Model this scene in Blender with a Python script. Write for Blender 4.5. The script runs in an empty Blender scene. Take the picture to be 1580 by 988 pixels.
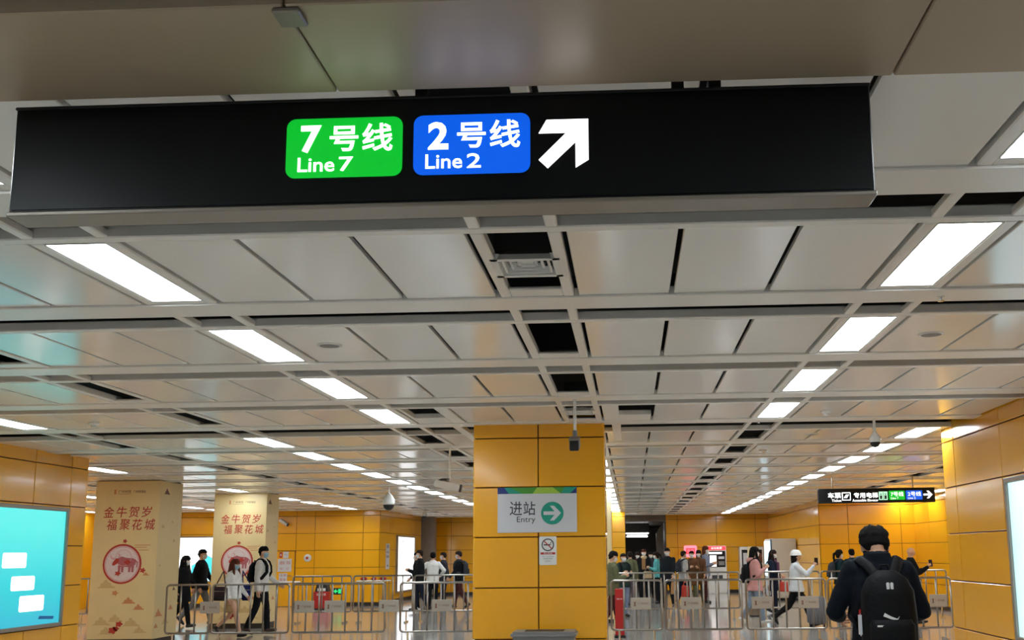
import bpy, bmesh, math, random
from mathutils import Vector, Matrix, noise
from mathutils.bvhtree import BVHTree
random.seed(7)
PI = math.pi
scene = bpy.context.scene
COL = scene.collection

# ------------------------------------------------------------------ camera
IMG_W, IMG_H = 1580, 988
F_PX, CX, CY = 1608.58, 902.1, 585.97
YAW, PITCH, ROLL = 0.042, 0.1652, -0.011
cam_data = bpy.data.cameras.new('camera')
cam = bpy.data.objects.new('camera', cam_data)
COL.objects.link(cam)
cam_data.sensor_fit = 'HORIZONTAL'
cam_data.sensor_width = 36.0
cam_data.lens = 36.0 * F_PX / IMG_W
cam_data.shift_x = -(CX - IMG_W / 2) / IMG_W
cam_data.shift_y = (CY - IMG_H / 2) / IMG_W
cam_data.clip_start, cam_data.clip_end = 0.05, 200
_fw = Vector((-math.sin(YAW) * math.cos(PITCH), math.cos(YAW) * math.cos(PITCH), math.sin(PITCH)))
_r0 = Vector((math.cos(YAW), math.sin(YAW), 0))
_u0 = _r0.cross(_fw)
_r = math.cos(ROLL) * _r0 + math.sin(ROLL) * _u0
_u = -math.sin(ROLL) * _r0 + math.cos(ROLL) * _u0
_m = Matrix((_r, _u, -_fw)).transposed().to_4x4()
_m.translation = Vector((0, 0, 1.55))
cam.matrix_world = _m
scene.camera = cam

# ------------------------------------------------------------------ world, exposure
world = bpy.data.worlds.new('world')
scene.world = world
world.use_nodes = True
world.node_tree.nodes['Background'].inputs[0].default_value = (0.8, 0.85, 1.0, 1)
world.node_tree.nodes['Background'].inputs[1].default_value = 0.05
scene.view_settings.view_transform = 'Standard'
scene.view_settings.look = 'None'
scene.view_settings.exposure = 0.38
scene.view_settings.gamma = 1.0
scene.view_settings.use_curve_mapping = False
scene.cycles.max_bounces = 12
scene.cycles.diffuse_bounces = 6
LAMP = 17.0            # radiance of the ceiling lamps

CEIL = 2.97

# ------------------------------------------------------------------ materials
def srgb(r, g, b):
    f = lambda c: (c / 255 / 12.92) if c / 255 <= .04045 else ((c / 255 + .055) / 1.055) ** 2.4
    return (f(r), f(g), f(b), 1)
_mats = {}
def mat(name, col, rough=.5, metal=0, spec=.5, vary=.06, scale=8, bump=0, coat=0, emit=0, emit_col=None, rvary=0.05):
    if name in _mats: return _mats[name]
    m = bpy.data.materials.new(name); m.use_nodes = True
    nt = m.node_tree; b = nt.nodes['Principled BSDF']
    b.inputs['Roughness'].default_value = rough
    b.inputs['Metallic'].default_value = metal
    b.inputs['Specular IOR Level'].default_value = spec
    b.inputs['Coat Weight'].default_value = coat
    b.inputs['Coat Roughness'].default_value = .08
    tc = nt.nodes.new('ShaderNodeTexCoord')
    nz = nt.nodes.new('ShaderNodeTexNoise'); nz.inputs['Scale'].default_value = scale; nz.inputs['Detail'].default_value = 4
    nt.links.new(tc.outputs['Object'], nz.inputs['Vector'])
    mx = nt.nodes.new('ShaderNodeMix'); mx.data_type = 'RGBA'
    c = Vector(col[:3])
    mx.inputs[6].default_value = (*(c * (1 - vary)), 1)
    mx.inputs[7].default_value = (*[min(1, v) for v in c * (1 + vary)], 1)
    nt.links.new(nz.outputs['Fac'], mx.inputs[0])
    nt.links.new(mx.outputs[2], b.inputs['Base Color'])
    if rvary:
        mr = nt.nodes.new('ShaderNodeMapRange')
        mr.inputs['To Min'].default_value = max(0, rough - rvary); mr.inputs['To Max'].default_value = rough + rvary
        nt.links.new(nz.outputs['Fac'], mr.inputs['Value']); nt.links.new(mr.outputs[0], b.inputs['Roughness'])
    if bump:
        bp = nt.nodes.new('ShaderNodeBump'); bp.inputs['Strength'].default_value = bump; bp.inputs['Distance'].default_value = .01
        nt.links.new(nz.outputs['Fac'], bp.inputs['Height']); nt.links.new(bp.outputs[0], b.inputs['Normal'])
    if emit:
        b.inputs['Emission Color'].default_value = emit_col or col
        b.inputs['Emission Strength'].default_value = emit
    _mats[name] = m
    return m
def cloth(name, r, g, b, rough=.85):
    return mat('cloth_' + name, srgb(r, g, b), rough, vary=.18, scale=30, bump=.35, spec=.12)

M = {}
M['ceil'] = mat('ceiling_white_coated_metal', srgb(238, 237, 234), .16, spec=.55, vary=.02, scale=2, rvary=.02)
M['frame'] = mat('ceiling_frame_white', srgb(236, 234, 230), .32, vary=.02, scale=3)
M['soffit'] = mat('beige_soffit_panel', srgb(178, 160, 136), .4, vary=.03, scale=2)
M['dark'] = mat('plenum_black', srgb(14, 16, 20), .9, vary=.2)
M['duct'] = mat('plenum_duct_grey', srgb(26, 25, 24), .8, vary=.2)
M['yellow'] = mat('yellow_enamel_panel', srgb(240, 172, 28), .16, spec=.5, vary=.035, scale=1.2, coat=.25, rvary=.03)
M['joint'] = mat('panel_joint_brown', srgb(92, 56, 16), .8, vary=.15)
M['plinth'] = mat('dark_stone_plinth', srgb(42, 38, 36), .35, vary=.25, scale=20)
M['steel'] = mat('brushed_steel', srgb(150, 143, 135), .3, metal=1, vary=.05, scale=15)
M['chrome'] = mat('bright_steel', srgb(225, 222, 216), .16, metal=1, vary=.03)
M['black'] = mat('sign_black_acrylic', srgb(6, 9, 13), .35, spec=.25, vary=.15, scale=4)
M['blackplastic'] = mat('black_plastic', srgb(22, 22, 24), .5, vary=.2)
M['alu'] = mat('grey_aluminium_trim', srgb(150, 142, 132), .4, metal=.5, vary=.05)
M['white'] = mat('white_plastic', srgb(228, 228, 226), .4, vary=.03)
M['grey'] = mat('grey_plastic', srgb(128, 128, 128), .5, vary=.08)
M['lightgrey'] = mat('light_grey_sheet', srgb(206, 208, 214), .35, vary=.02)
M['stone'] = mat('grey_stone', srgb(120, 112, 104), .4, vary=.2, scale=25)
M['cream'] = mat('cream_vinyl_wrap', srgb(226, 204, 152), .35, vary=.05, scale=5)
M['red'] = mat('red_board', srgb(176, 28, 26), .4, vary=.08)
M['printred'] = mat('print_crimson', srgb(182, 52, 42), .5, vary=.15, scale=20)
M['printpink'] = mat('print_pink', srgb(214, 168, 168), .5, vary=.25, scale=18)
M['printpale'] = mat('print_pale_grey', srgb(222, 206, 206), .5, vary=.18, scale=25)
M['printorange'] = mat('print_terracotta', srgb(206, 136, 92), .5, vary=.1, scale=20)
M['printtan'] = mat('print_tan', srgb(208, 178, 124), .5, vary=.1, scale=20)
M['printdark'] = mat('print_dark', srgb(58, 60, 66), .5, vary=.1)
M['printbrown'] = mat('print_brown', srgb(120, 84, 66), .5, vary=.1)
M['teal'] = mat('print_teal', srgb(20, 150, 128), .4, vary=.04)
M['pgreen'] = mat('print_green', srgb(70, 150, 50), .4, vary=.05)
M['plime'] = mat('print_lime', srgb(164, 200, 70), .4, vary=.05)
M['pnavy'] = mat('print_navy', srgb(36, 52, 120), .4, vary=.05)
M['lamp'] = mat('lamp_diffuser', (1, 1, 1, 1), .5, vary=0, rvary=0, emit=LAMP, emit_col=(.86, .955, 1, 1))
M['strip'] = mat('corridor_strip_lamp', (1, 1, 1, 1), .5, vary=0, rvary=0, emit=9)
M['e_green'] = mat('backlit_green', srgb(0, 150, 40), .4, vary=.02, emit=.6, emit_col=srgb(0, 205, 48))
M['e_blue'] = mat('backlit_blue', srgb(0, 70, 180), .4, vary=.02, emit=.74, emit_col=srgb(0, 90, 225))
M['e_white'] = mat('backlit_white', (1, 1, 1, 1), .4, vary=0, emit=1.6, emit_col=(1, 1, 1, 1))
M['e_white2'] = mat('backlit_white_soft', (1, 1, 1, 1), .4, vary=0, emit=.95, emit_col=(1, 1, 1, 1))
M['e_mint'] = mat('backlit_mint', srgb(170, 230, 200), .4, vary=0, emit=.7, emit_col=srgb(180, 235, 205))
M['e_exit'] = mat('backlit_exit_green', srgb(20, 170, 90), .4, vary=0, emit=.9, emit_col=srgb(30, 200, 110))
M['e_red'] = mat('backlit_red', srgb(235, 60, 70), .4, vary=.05, emit=.9, emit_col=srgb(240, 60, 70))
M['e_pink'] = mat('backlit_pink', srgb(245, 130, 150), .4, vary=.05, emit=.8, emit_col=srgb(246, 140, 158))
M['screen'] = mat('dark_screen', srgb(20, 24, 34), .15, vary=.1)

def ramp_emit(name, axis, stops, strength):
    m = bpy.data.materials.new(name); m.use_nodes = True
    nt = m.node_tree; b = nt.nodes['Principled BSDF']
    tc = nt.nodes.new('ShaderNodeTexCoord'); sp = nt.nodes.new('ShaderNodeSeparateXYZ')
    nz = nt.nodes.new('ShaderNodeTexNoise'); nz.inputs['Scale'].default_value = 1.3
    ad = nt.nodes.new('ShaderNodeMath'); ad.operation = 'MULTIPLY_ADD'; ad.inputs[1].default_value = .25
    rp = nt.nodes.new('ShaderNodeValToRGB')
    nt.links.new(tc.outputs['Generated'], sp.inputs[0]); nt.links.new(tc.outputs['Object'], nz.inputs['Vector'])
    nt.links.new(nz.outputs['Fac'], ad.inputs[0]); nt.links.new(sp.outputs[axis], ad.inputs[2])
    nt.links.new(ad.outputs[0], rp.inputs[0])
    el = rp.color_ramp.elements
    while len(el) < len(stops): el.new(.5)
    for e, (p, c) in zip(el, stops): e.position = p; e.color = c
    nt.links.new(rp.outputs[0], b.inputs['Emission Color'])
    b.inputs['Emission Strength'].default_value = strength
    b.inputs['Base Color'].default_value = (.05, .05, .05, 1); b.inputs['Roughness'].default_value = .2
    return m

# floor: polished granite slabs
def floor_material():
    m = bpy.data.materials.new('polished_granite_floor'); m.use_nodes = True
    nt = m.node_tree; b = nt.nodes['Principled BSDF']
    tc = nt.nodes.new('ShaderNodeTexCoord')
    n1 = nt.nodes.new('ShaderNodeTexNoise'); n1.inputs['Scale'].default_value = 60; n1.inputs['Detail'].default_value = 6
    n2 = nt.nodes.new('ShaderNodeTexNoise'); n2.inputs['Scale'].default_value = .35
    br = nt.nodes.new('ShaderNodeTexBrick'); br.offset = 0; br.inputs['Scale'].default_value = 1
    br.inputs['Brick Width'].default_value = .8; br.inputs['Row Height'].default_value = .8
    br.inputs['Mortar Size'].default_value = .004
    br.inputs['Color1'].default_value = srgb(168, 163, 156); br.inputs['Color2'].default_value = srgb(182, 177, 170)
    br.inputs['Mortar'].default_value = srgb(120, 116, 110)
    for t in (n1, n2, br): nt.links.new(tc.outputs['Object'], t.inputs['Vector'])
    mx = nt.nodes.new('ShaderNodeMix'); mx.data_type = 'RGBA'; mx.blend_type = 'MULTIPLY'; mx.inputs[0].default_value = .2
    nt.links.new(br.outputs['Color'], mx.inputs[6]); nt.links.new(n1.outputs['Fac'], mx.inputs[7])
    nt.links.new(mx.outputs[2], b.inputs['Base Color'])
    mr = nt.nodes.new('ShaderNodeMapRange'); mr.inputs['To Min'].default_value = .07; mr.inputs['To Max'].default_value = .16
    nt.links.new(n2.outputs['Fac'], mr.inputs['Value']); nt.links.new(mr.outputs[0], b.inputs['Roughness'])
    return m
M['floor'] = floor_material()

# ------------------------------------------------------------------ mesh helpers
class MB:
    def __init__(s): s.v = []; s.f = []
    def add(s, v, f):
        o = len(s.v); s.v += [tuple(p) for p in v]; s.f += [tuple(i + o for i in q) for q in f]; return s
    def box(s, x0, x1, y0, y1, z0, z1):
        v = [(x, y, z) for z in (z0, z1) for y in (y0, y1) for x in (x0, x1)]
        return s.add(v, [(0, 2, 3, 1), (4, 5, 7, 6), (0, 1, 5, 4), (2, 6, 7, 3), (0, 4, 6, 2), (1, 3, 7, 5)])
    def cbox(s, x0, x1, y0, y1, z0, z1, c=.004):
        bm = bmesh.new(); bmesh.ops.create_cube(bm, size=1)
        for q in bm.verts: q.co = ((x0 + x1) / 2 + q.co.x * (x1 - x0), (y0 + y1) / 2 + q.co.y * (y1 - y0), (z0 + z1) / 2 + q.co.z * (z1 - z0))
        bmesh.ops.bevel(bm, geom=bm.edges[:] , offset=c, segments=1, affect='EDGES')
        bm.verts.ensure_lookup_table()
        s.add([q.co[:] for q in bm.verts], [[q.index for q in f.verts] for f in bm.faces]); bm.free(); return s
    def rbox(s, x0, x1, y0, y1, z0, z1, c=.03, seg=3):
        bm = bmesh.new(); bmesh.ops.create_cube(bm, size=1)
        for q in bm.verts: q.co = ((x0 + x1) / 2 + q.co.x * (x1 - x0), (y0 + y1) / 2 + q.co.y * (y1 - y0), (z0 + z1) / 2 + q.co.z * (z1 - z0))
        bmesh.ops.bevel(bm, geom=bm.edges[:] , offset=c, segments=seg, affect='EDGES')
        bm.verts.ensure_lookup_table()
        s.add([q.co[:] for q in bm.verts], [[q.index for q in f.verts] for f in bm.faces]); bm.free(); return s
    def prism(s, pts, axis, a, b):
        """polygon pts (2D) extruded along axis 0/1/2 from a to b"""
        n = len(pts)
        def p3(p, w):
            q = list(p); q.insert(axis, w); return tuple(q)
        v = [p3(p, a) for p in pts] + [p3(p, b) for p in pts]
        f = [tuple(range(n)), tuple(range(2 * n - 1, n - 1, -1))] + [(i, i + n, (i + 1) % n + n, (i + 1) % n) for i in range(n)]
        return s.add(v, f)
    def tube(s, path, rad, n=10, sx=1.0, up=None, cap=True):
        path = [Vector(p) for p in path]
        if not hasattr(rad, '__len__'): rad = [rad] * len(path)
        t0 = (path[1] - path[0]).normalized()
        a = Vector(up) if up else (Vector((1, 0, 0)) if abs(t0.x) < .8 else Vector((0, 1, 0)))
        a = (a - t0 * a.dot(t0)).normalized()
        V = []
        for i, p in enumerate(path):
            t = ((path[i] - path[i - 1]).normalized() if i else Vector()) + ((path[i + 1] - path[i]).normalized() if i + 1 < len(path) else Vector())
            t.normalize()
            a = (a - t * a.dot(t)).normalized(); b = t.cross(a)
            for k in range(n):
                w = 2 * PI * k / n
                V.append(p + a * math.cos(w) * rad[i] * sx + b * math.sin(w) * rad[i])
        F = []
        for i in range(len(path) - 1):
            for k in range(n):
                F.append((i * n + k, i * n + (k + 1) % n, (i + 1) * n + (k + 1) % n, (i + 1) * n + k))
        if cap: F.append(tuple(range(n - 1, -1, -1))); F.append(tuple((len(path) - 1) * n + k for k in range(n)))
        return s.add(V, F)
    def lathe(s, prof, n=20, c=(0, 0, 0), axis=2):
        V = []
        for r, h in prof:
            for k in range(n):
                w = 2 * PI * k / n
                q = [r * math.cos(w), r * math.sin(w)]; q.insert(axis, h)
                V.append((c[0] + q[0], c[1] + q[1], c[2] + q[2]))
        F = [(i * n + k, i * n + (k + 1) % n, (i + 1) * n + (k + 1) % n, (i + 1) * n + k) for i in range(len(prof) - 1) for k in range(n)]
        F.append(tuple(range(n - 1, -1, -1))); F.append(tuple((len(prof) - 1) * n + k for k in range(n)))
        return s.add(V, F)
    def ell(s, c, rx, ry, rz, n=14, m=8):
        V = []
        for i in range(m + 1):
            ph = -PI / 2 + PI * i / m
            for k in range(n):
                w = 2 * PI * k / n
                V.append((c[0] + rx * math.cos(ph) * math.cos(w) if 0 < i < m else c[0], c[1] + (ry * math.cos(ph) * math.sin(w) if 0 < i < m else 0), c[2] + rz * math.sin(ph)))
        F = [(i * n + k, i * n + (k + 1) % n, (i + 1) * n + (k + 1) % n, (i + 1) * n + k) for i in range(m) for k in range(n)]
        return s.add(V, F)
    def mesh(s, name, smooth=False):
        me = bpy.data.meshes.new(name); me.from_pydata(s.v, [], s.f); me.validate()
        bm = bmesh.new(); bm.from_mesh(me)
        bmesh.ops.remove_doubles(bm, verts=bm.verts[:], dist=1e-5)
        bmesh.ops.recalc_face_normals(bm, faces=bm.faces[:]); bm.to_mesh(me); bm.free()
        if smooth: me.polygons.foreach_set('use_smooth', [True] * len(me.polygons))
        return me
    def build(s, name, m, parent=None, loc=(0, 0, 0), smooth=False, rz=0):
        return obj(name, s.mesh(name, smooth), m, parent, loc, rz)

def obj(name, me, m=None, parent=None, loc=(0, 0, 0), rz=0):
    if m is not None and not me.materials: me.materials.append(m)
    o = bpy.data.objects.new(name, me); COL.objects.link(o)
    o.location = loc; o.rotation_euler = (0, 0, rz); o.parent = parent
    return o
def tag(o, label=None, cat=None, group=None, kind=None):
    if label: o['label'] = label
    if cat: o['category'] = cat
    if group: o['group'] = group
    if kind: o['kind'] = kind
    return o
def thing(name, label, cat, loc=(0, 0, 0), rz=0, group=None):
    o = bpy.data.objects.new(name, None); COL.objects.link(o)
    o.location = loc; o.rotation_euler = (0, 0, rz); o.empty_display_size = .1
    return tag(o, label, cat, group)
def struct(name, loc=(0, 0, 0), label=None):
    o = bpy.data.objects.new(name, None); COL.objects.link(o); o.location = loc
    o['kind'] = 'structure'
    if label: o['label'] = label
    return o
def copy_tree(o, parent=None):
    c = o.copy(); COL.objects.link(c); c.parent = parent
    for ch in [x for x in o.children]: copy_tree(ch, c)
    return c

_font_obj = None
def text_mesh(body, bold=0., shear=0.):
    cu = bpy.data.curves.new('lettering', 'FONT'); cu.body = body; cu.size = 1; cu.offset = bold; cu.shear = shear
    cu.extrude = .004; cu.resolution_u = 3
    o = bpy.data.objects.new('lettering', cu); COL.objects.link(o)
    dg = bpy.context.evaluated_depsgraph_get()
    me = bpy.data.meshes.new_from_object(o.evaluated_get(dg))
    bpy.data.objects.remove(o); bpy.data.curves.remove(cu)
    return me
def text(body, x0, x1, z0, z1, y, m, parent, bold=.015, facing='-Y', shear=0., name='lettering', thick=.0015):
    """lettering fitted into a rectangle of the plane y, in the parent's coordinates"""
    me = text_mesh(body, bold, shear)
    xs = [v.co.x for v in me.vertices]; ys = [v.co.y for v in me.vertices]
    a, b, c, d = min(xs), max(xs), min(ys), max(ys)
    for v in me.vertices:
        u = x0 + (v.co.x - a) / (b - a) * (x1 - x0); w = z0 + (v.co.y - c) / (d - c) * (z1 - z0)
        t = thick if v.co.z > 0 else 0
        v.co = (u, y - t, w)
    me.materials.clear(); me.materials.append(m)
    return obj(name, me, None, parent)
def rrect(x0, x1, z0, z1, r, n=5):
    pts = []
    for cx, cz, a0 in ((x1 - r, z1 - r, 0), (x0 + r, z1 - r, 90), (x0 + r, z0 + r, 180), (x1 - r, z0 + r, 270)):
        for k in range(n + 1):
            a = math.radians(a0 + 90 * k / n); pts.append((cx + r * math.cos(a), cz + r * math.sin(a)))
    return pts
def circle(cx, cz, r, n=28): return [(cx + r * math.cos(2 * PI * k / n), cz + r * math.sin(2 * PI * k / n)) for k in range(n)]
def plate(pts, y, t, m, parent, name):     # flat piece facing -Y, front at y-t
    return MB().prism(pts, 1, y, y - t).build(name, m, parent)
def ring_plate(cx, cz, r0, r1, y, t, m, parent, name, n=32):
    mb = MB()
    V = []
    for w in (y, y - t):
        for r in (r0, r1):
            V += [(cx + r * math.cos(2 * PI * k / n), w, cz + r * math.sin(2 * PI * k / n)) for k in range(n)]
    F = []
    for k in range(n):
        j = (k + 1) % n
        F += [(2 * n + k, 3 * n + k, 3 * n + j, 2 * n + j), (k, j, n + j, n + k), (n + k, n + j, 3 * n + j, 3 * n + k), (k, 2 * n + k, 2 * n + j, j)]
    return mb.add(V, F).build(name, m, parent)
#@@STRUCT
# ------------------------------------------------------------------ floor
fl = struct('floor', (0, 0, 0), 'polished grey granite floor reflecting lights and people')
MB().box(-18, 9, -5, 56, -.1, 0).build('granite_paving', M['floor'], fl)

# ------------------------------------------------------------------ panelled walls
COURSES = [.11, .65, 1.19, 1.73, 2.27, 2.81, 3.06]
_pcache = {}
def panel_mesh(w, h):
    k = (round(w, 3), round(h, 3))
    if k not in _pcache: 
        me = MB().cbox(0, w, -.022, 0, 0, h, .004).mesh('panel'); me.materials.append(M['yellow']); _pcache[k] = me
    return _pcache[k]
def panels(parent, joints, x_off=0, y=0, rz=0, base=(0, 0), gap=.012, skip=()):
    """enamel panels on a face; base = local position of the face's left end, rz its turn"""
    for a, b in zip(joints[:-1], joints[1:]):
        for c, d in zip(COURSES[:-1], COURSES[1:]):
            if (round(a, 2), c) in skip: continue
            o = obj('panel', panel_mesh(b - a - gap, d - c - gap), None, parent)
            x = a + gap / 2
            o.location = (base[0] + math.cos(rz) * x, base[1] + math.sin(rz) * x, c + gap / 2)
            o.rotation_euler = (random.uniform(-.0016, .0016), 0, rz + random.uniform(-.0012, .0012))
def wall(name, x, y, rz, joints, label, thick=.2, skip=()):
    """wall whose panelled face starts at (x, y), runs along the turned x axis and faces its -Y side"""
    w = struct(name, (x, y, 0), label); w.rotation_euler = (0, 0, rz)
    L = joints[-1]
    MB().box(0, L, .001, thick, 0, 3.3).build('wall_core', M['joint'], w)
    MB().box(0, L, -.012, .0, 0, .105).build('plinth', M['plinth'], w)
    panels(w, joints, skip=skip)
    return w
def steps(L, d, first=None):
    j = [0.0]
    if first: j.append(first)
    while j[-1] + d < L - .25: j.append(j[-1] + d)
    j.append(L); return j

# nearer walls
# wall_left faces +X, ends at y = 14.7 ; local x runs +Y
wall('wall_left', -7.8, 5.0, PI / 2, [0, 1.1, 2.55, 4.0, 5.45, 6.9, 8.35, 9.25, 9.7], 'yellow panelled wall carrying the turquoise poster box', thick=1.4)
# wall_right faces -X ; local x runs -Y, starts at its far end y = 12.75
wall('wall_right', 3.8, 12.75, -PI / 2, [0, .45, 1.98, 3.45, 4.9, 6.35, 7.75], 'yellow panelled wall at the right carrying a pale poster box', thick=1.4)
wall('wall_right_end', 8.0, 12.73, PI, [0, 1.4, 2.8, 4.2], 'short yellow wall end joining the right wall', thick=.2)
wall('wall_far_right', 8.0, 30.0, -PI / 2, steps(17.27, 1.48), 'long yellow panelled wall beyond the right wall', thick=.3)
wall('wall_right_niche', 5.33, 30.0, 0, [0, .8, 2.27, 2.67], 'yellow panelled wall behind the man with the backpack', thick=.3)
wall('wall_machine_side', 5.33, 41.0, -PI / 2, steps(11.0, 1.48), 'yellow side wall beside the vending machine', thick=.3)
wall('wall_back', 1.37, 41.0, 0, [0, .45, 1.95, 3.45, 3.96], 'yellow back wall behind the ticket machines', thick=.3)
wall('wall_back_left', -7.917, 41.0, 0, steps(7.3, 1.48, .9), 'yellow back wall beyond the group in dark jackets', thick=.3)
wall('wall_left_side', -7.917, 33.0, PI / 2, [0, 1.2, 2.0, 5.4, 6.5, 8.0], 'yellow side wall with a white lit panel', thick=.3)
wall('wall_left_back', -17.0, 33.0, 0, [0, 1.1, 2.55, 2.7, 3.75, 5.2, 6.41, 7.01, 8.55, 9.083], 'yellow panelled wall behind the cream poster columns', thick=.3,
     skip={(5.2, .11), (5.2, .65), (5.2, 1.19)})
w = struct('wall_rear', (-8, -4.5, 0)); MB().box(0, 12, -.2, 0, 0, 3.3).build('wall_core', M['white'], w)
w = struct('wall_far_left', (-17.2, 14.5, 0)); MB().box(0, .2, 0, 18.5, 0, 3.3).build('wall_core', M['yellow'], w)
w = struct('wall_left_end', (-17.0, 14.3, 0)); MB().box(0, 7.8, 0, .2, 0, 3.3).build('wall_core', M['yellow'], w)
# service door in the back wall
d = struct('door_1', (-11.2, 33.0, 0), 'flush yellow service door in the panelled wall')
MB().cbox(-.585, .585, -.018, .0, .01, 1.715, .006).build('door_leaf', M['yellow'], d)
mb = MB(); mb.box(.585, .605, -.022, .0, 0, 1.74); mb.box(-.605, -.585, -.022, 0, 0, 1.74); mb.box(-.605, .605, -.022, 0, 1.718, 1.74)
mb.build('door_frame', M['joint'], d)
MB().tube([(.5, -.02, .95), (.5, -.06, .95), (.38, -.06, .95)], .01).build('door_handle', M['steel'], d)

# exit passage in the back wall
def spart(name, part, mb, m, label=None):
    w = struct(name, (0, 41, 0), label); mb.build(part, m, w)
spart('wall_passage_left', 'wall_core', MB().box(-.64, -.6, .3, 11, 0, 2.75), M['stone'])
spart('wall_passage_right', 'wall_core', MB().box(1.36, 1.5, .3, 11, 0, 2.75), M['stone'])
spart('wall_passage_end', 'wall_core', MB().box(-.62, 1.5, 11, 11.2, 0, 2.75), M['stone'], 'dim end wall of the exit passage')
spart('ceiling_passage', 'slab', MB().box(-.62, 1.37, 0, 11.2, 2.75, 3.3), M['stone'], 'lower grey ceiling of the exit passage')
spart('trim_1', 'pilaster', MB().prism([(1.02, .0), (1.3, .0), (1.3, 2.75), (1.02, 2.3)], 1, 1.2, 1.5), M['stone'])
t = thing('strip_light', 'upper white strip light in the far exit passage', 'light', (.28, 44.0, 2.60)); MB().box(-.47, .47, 0, .12, -.27, -.235).build('tube', M['strip'], t); MB().box(-.47, .47, .03, .09, -.235, .15).build('housing', M['white'], t)
t = thing('strip_light', 'lower white strip light in the far exit passage', 'light', (.28, 45.6, 2.60)); MB().box(-.45, .45, 0, .12, -.38, -.34).build('tube', M['strip'], t); MB().box(-.45, .45, .03, .09, -.34, .15).build('housing', M['white'], t)
t = thing('overhead_sign', 'dark overhead sign box above the far exit passage', 'sign', (.26, 40.95, 2.32))
MB().cbox(-.46, .46, -.06, .06, 0, .36, .01).build('housing', M['black'], t)
for s in (-.3, .3): MB().tube([(s, 0, .36), (s, 0, .65)], .012).build('hanger_rod', M['steel'], t)

# ------------------------------------------------------------------ ceiling
ce = struct('ceiling', (0, 0, 0), 'white metal panel ceiling with slots, channels and lamps')
MB().box(-18, 9, -5, 42, 3.62, 3.7).build('plenum_slab', M['dark'], ce)
UP, UW = 2.02, .437                       # spacing and width of the lamp strips
def ustart(n): return -.714 + UP * n
def yk(k): return 4.504 + 1.866 * k if k <= 3 else 12.41 + 1.866 * (k - 4)
KS = list(range(-4, 19))
def xrange_at(y):
    lo = -7.8 if y < 14.7 else (-17 if y < 33 else -7.9)
    hi = 3.8 if y < 12.75 else (8.0 if y < 30 else 5.33)
    return lo, hi
flange_cache = {}
def fbox(w, l, h):
    k = (round(w, 3), round(l, 3), round(h, 3))
    if k not in flange_cache:
        me = MB().cbox(0, w, 0, l, 0, h, .006).mesh('frame_strip'); me.materials.append(M['frame']); flange_cache[k] = me
    return flange_cache[k]
def strip(name, x0, x1, y0, y1, z=CEIL, h=.055):
    return obj(name, fbox(x1 - x0, y1 - y0, h), None, ce, (x0, y0, z))
LIGHTS, HOLES, PAN = [], [], []
SLOT = .026
PANEL_W = (UP - UW) / 3
for k in KS:
    y = yk(k)
    lo, hi = xrange_at(y + .7)
    hh = .058 if k in (0, 1, 4, 7, 10) else .075
    strip('near_frame_strip', lo, hi, y - .095, y - .02, h=hh)
    strip('far_frame_strip', lo, hi, y + 1.15, y + 1.435, CEIL - .010, .056)
    for n in range(-8, 5):
        u = ustart(n)
        if u > lo - .1 and u + UW < hi + .05:
            lit = (n % 2 == 1) if k <= 3 else (n % 2 == 0)
            if lit and (n, k) in ((-4, 7), (-4, 8), (-4, 10)): PAN.append((u + UW / 2, y, UW - SLOT, k))
            elif lit: LIGHTS.append((n, k))
            elif n == 2 and k <= 3: PAN.append((u + UW / 2, y, UW - SLOT, k))
            else: HOLES.append((n, k))
        for i in range(3):
            a = u + UW + i * PANEL_W
            if a > lo - .3 and a + PANEL_W < hi + .35:
                if k == 3 and ((n, i) in ((0, 0), (-1, 0))): continue
                PAN.append((a + PANEL_W / 2, y, PANEL_W - SLOT, k))
# unit frames, lamps, openings and bridges
def rail_pair(n, y0, y1, z=CEIL - .002, h=.055, name='unit_rail'):
    u = ustart(n)
    strip(name, u + SLOT / 2, u + .073, y0, y1, z, h); strip(name, u + UW - .073, u + UW - SLOT / 2, y0, y1, z, h)
for n, k in LIGHTS + HOLES:
    y = yk(k); u = ustart(n)
    rail_pair(n, y - .02, y + 1.15)
    if (n, k) in HOLES: strip('unit_cross_rail', u + .073, u + UW - .073, y + 1.0, y + 1.15, h=.02)
    else:
        strip('unit_cross_rail', u + .073, u + UW - .073, y + 1.085, y + 1.15)
    nxt = yk(k + 1) - .095
    if k < 18:
        strip('channel_bridge', u + .02, u + .075, y + 1.435, nxt, CEIL, .04)
        strip('channel_bridge', u + UW - .075, u + UW - .02, y + 1.435, nxt, CEIL, .04)
# panels with openings beside the column
y = yk(3)
for x0, x1, a, b in ((-2.284, -1.784, -2.25, -1.92), (-.264, .236, -.1, .236)):
    strip('opening_rail', x0, a, y - .02, y + 1.15)
    strip('opening_cross_rail', a, b, y + .71, y + 1.15)
    if x1 - b > .02: strip('opening_rail', b, x1, y - .02, y + 1.15)
strip('beam_bar', -.19, -.09, y + 1.4, 13.2, CEIL - .006, .05)
strip('beam_bar', -1.98, -1.88, y + 1.4, 13.2, CEIL - .006, .05)
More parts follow.
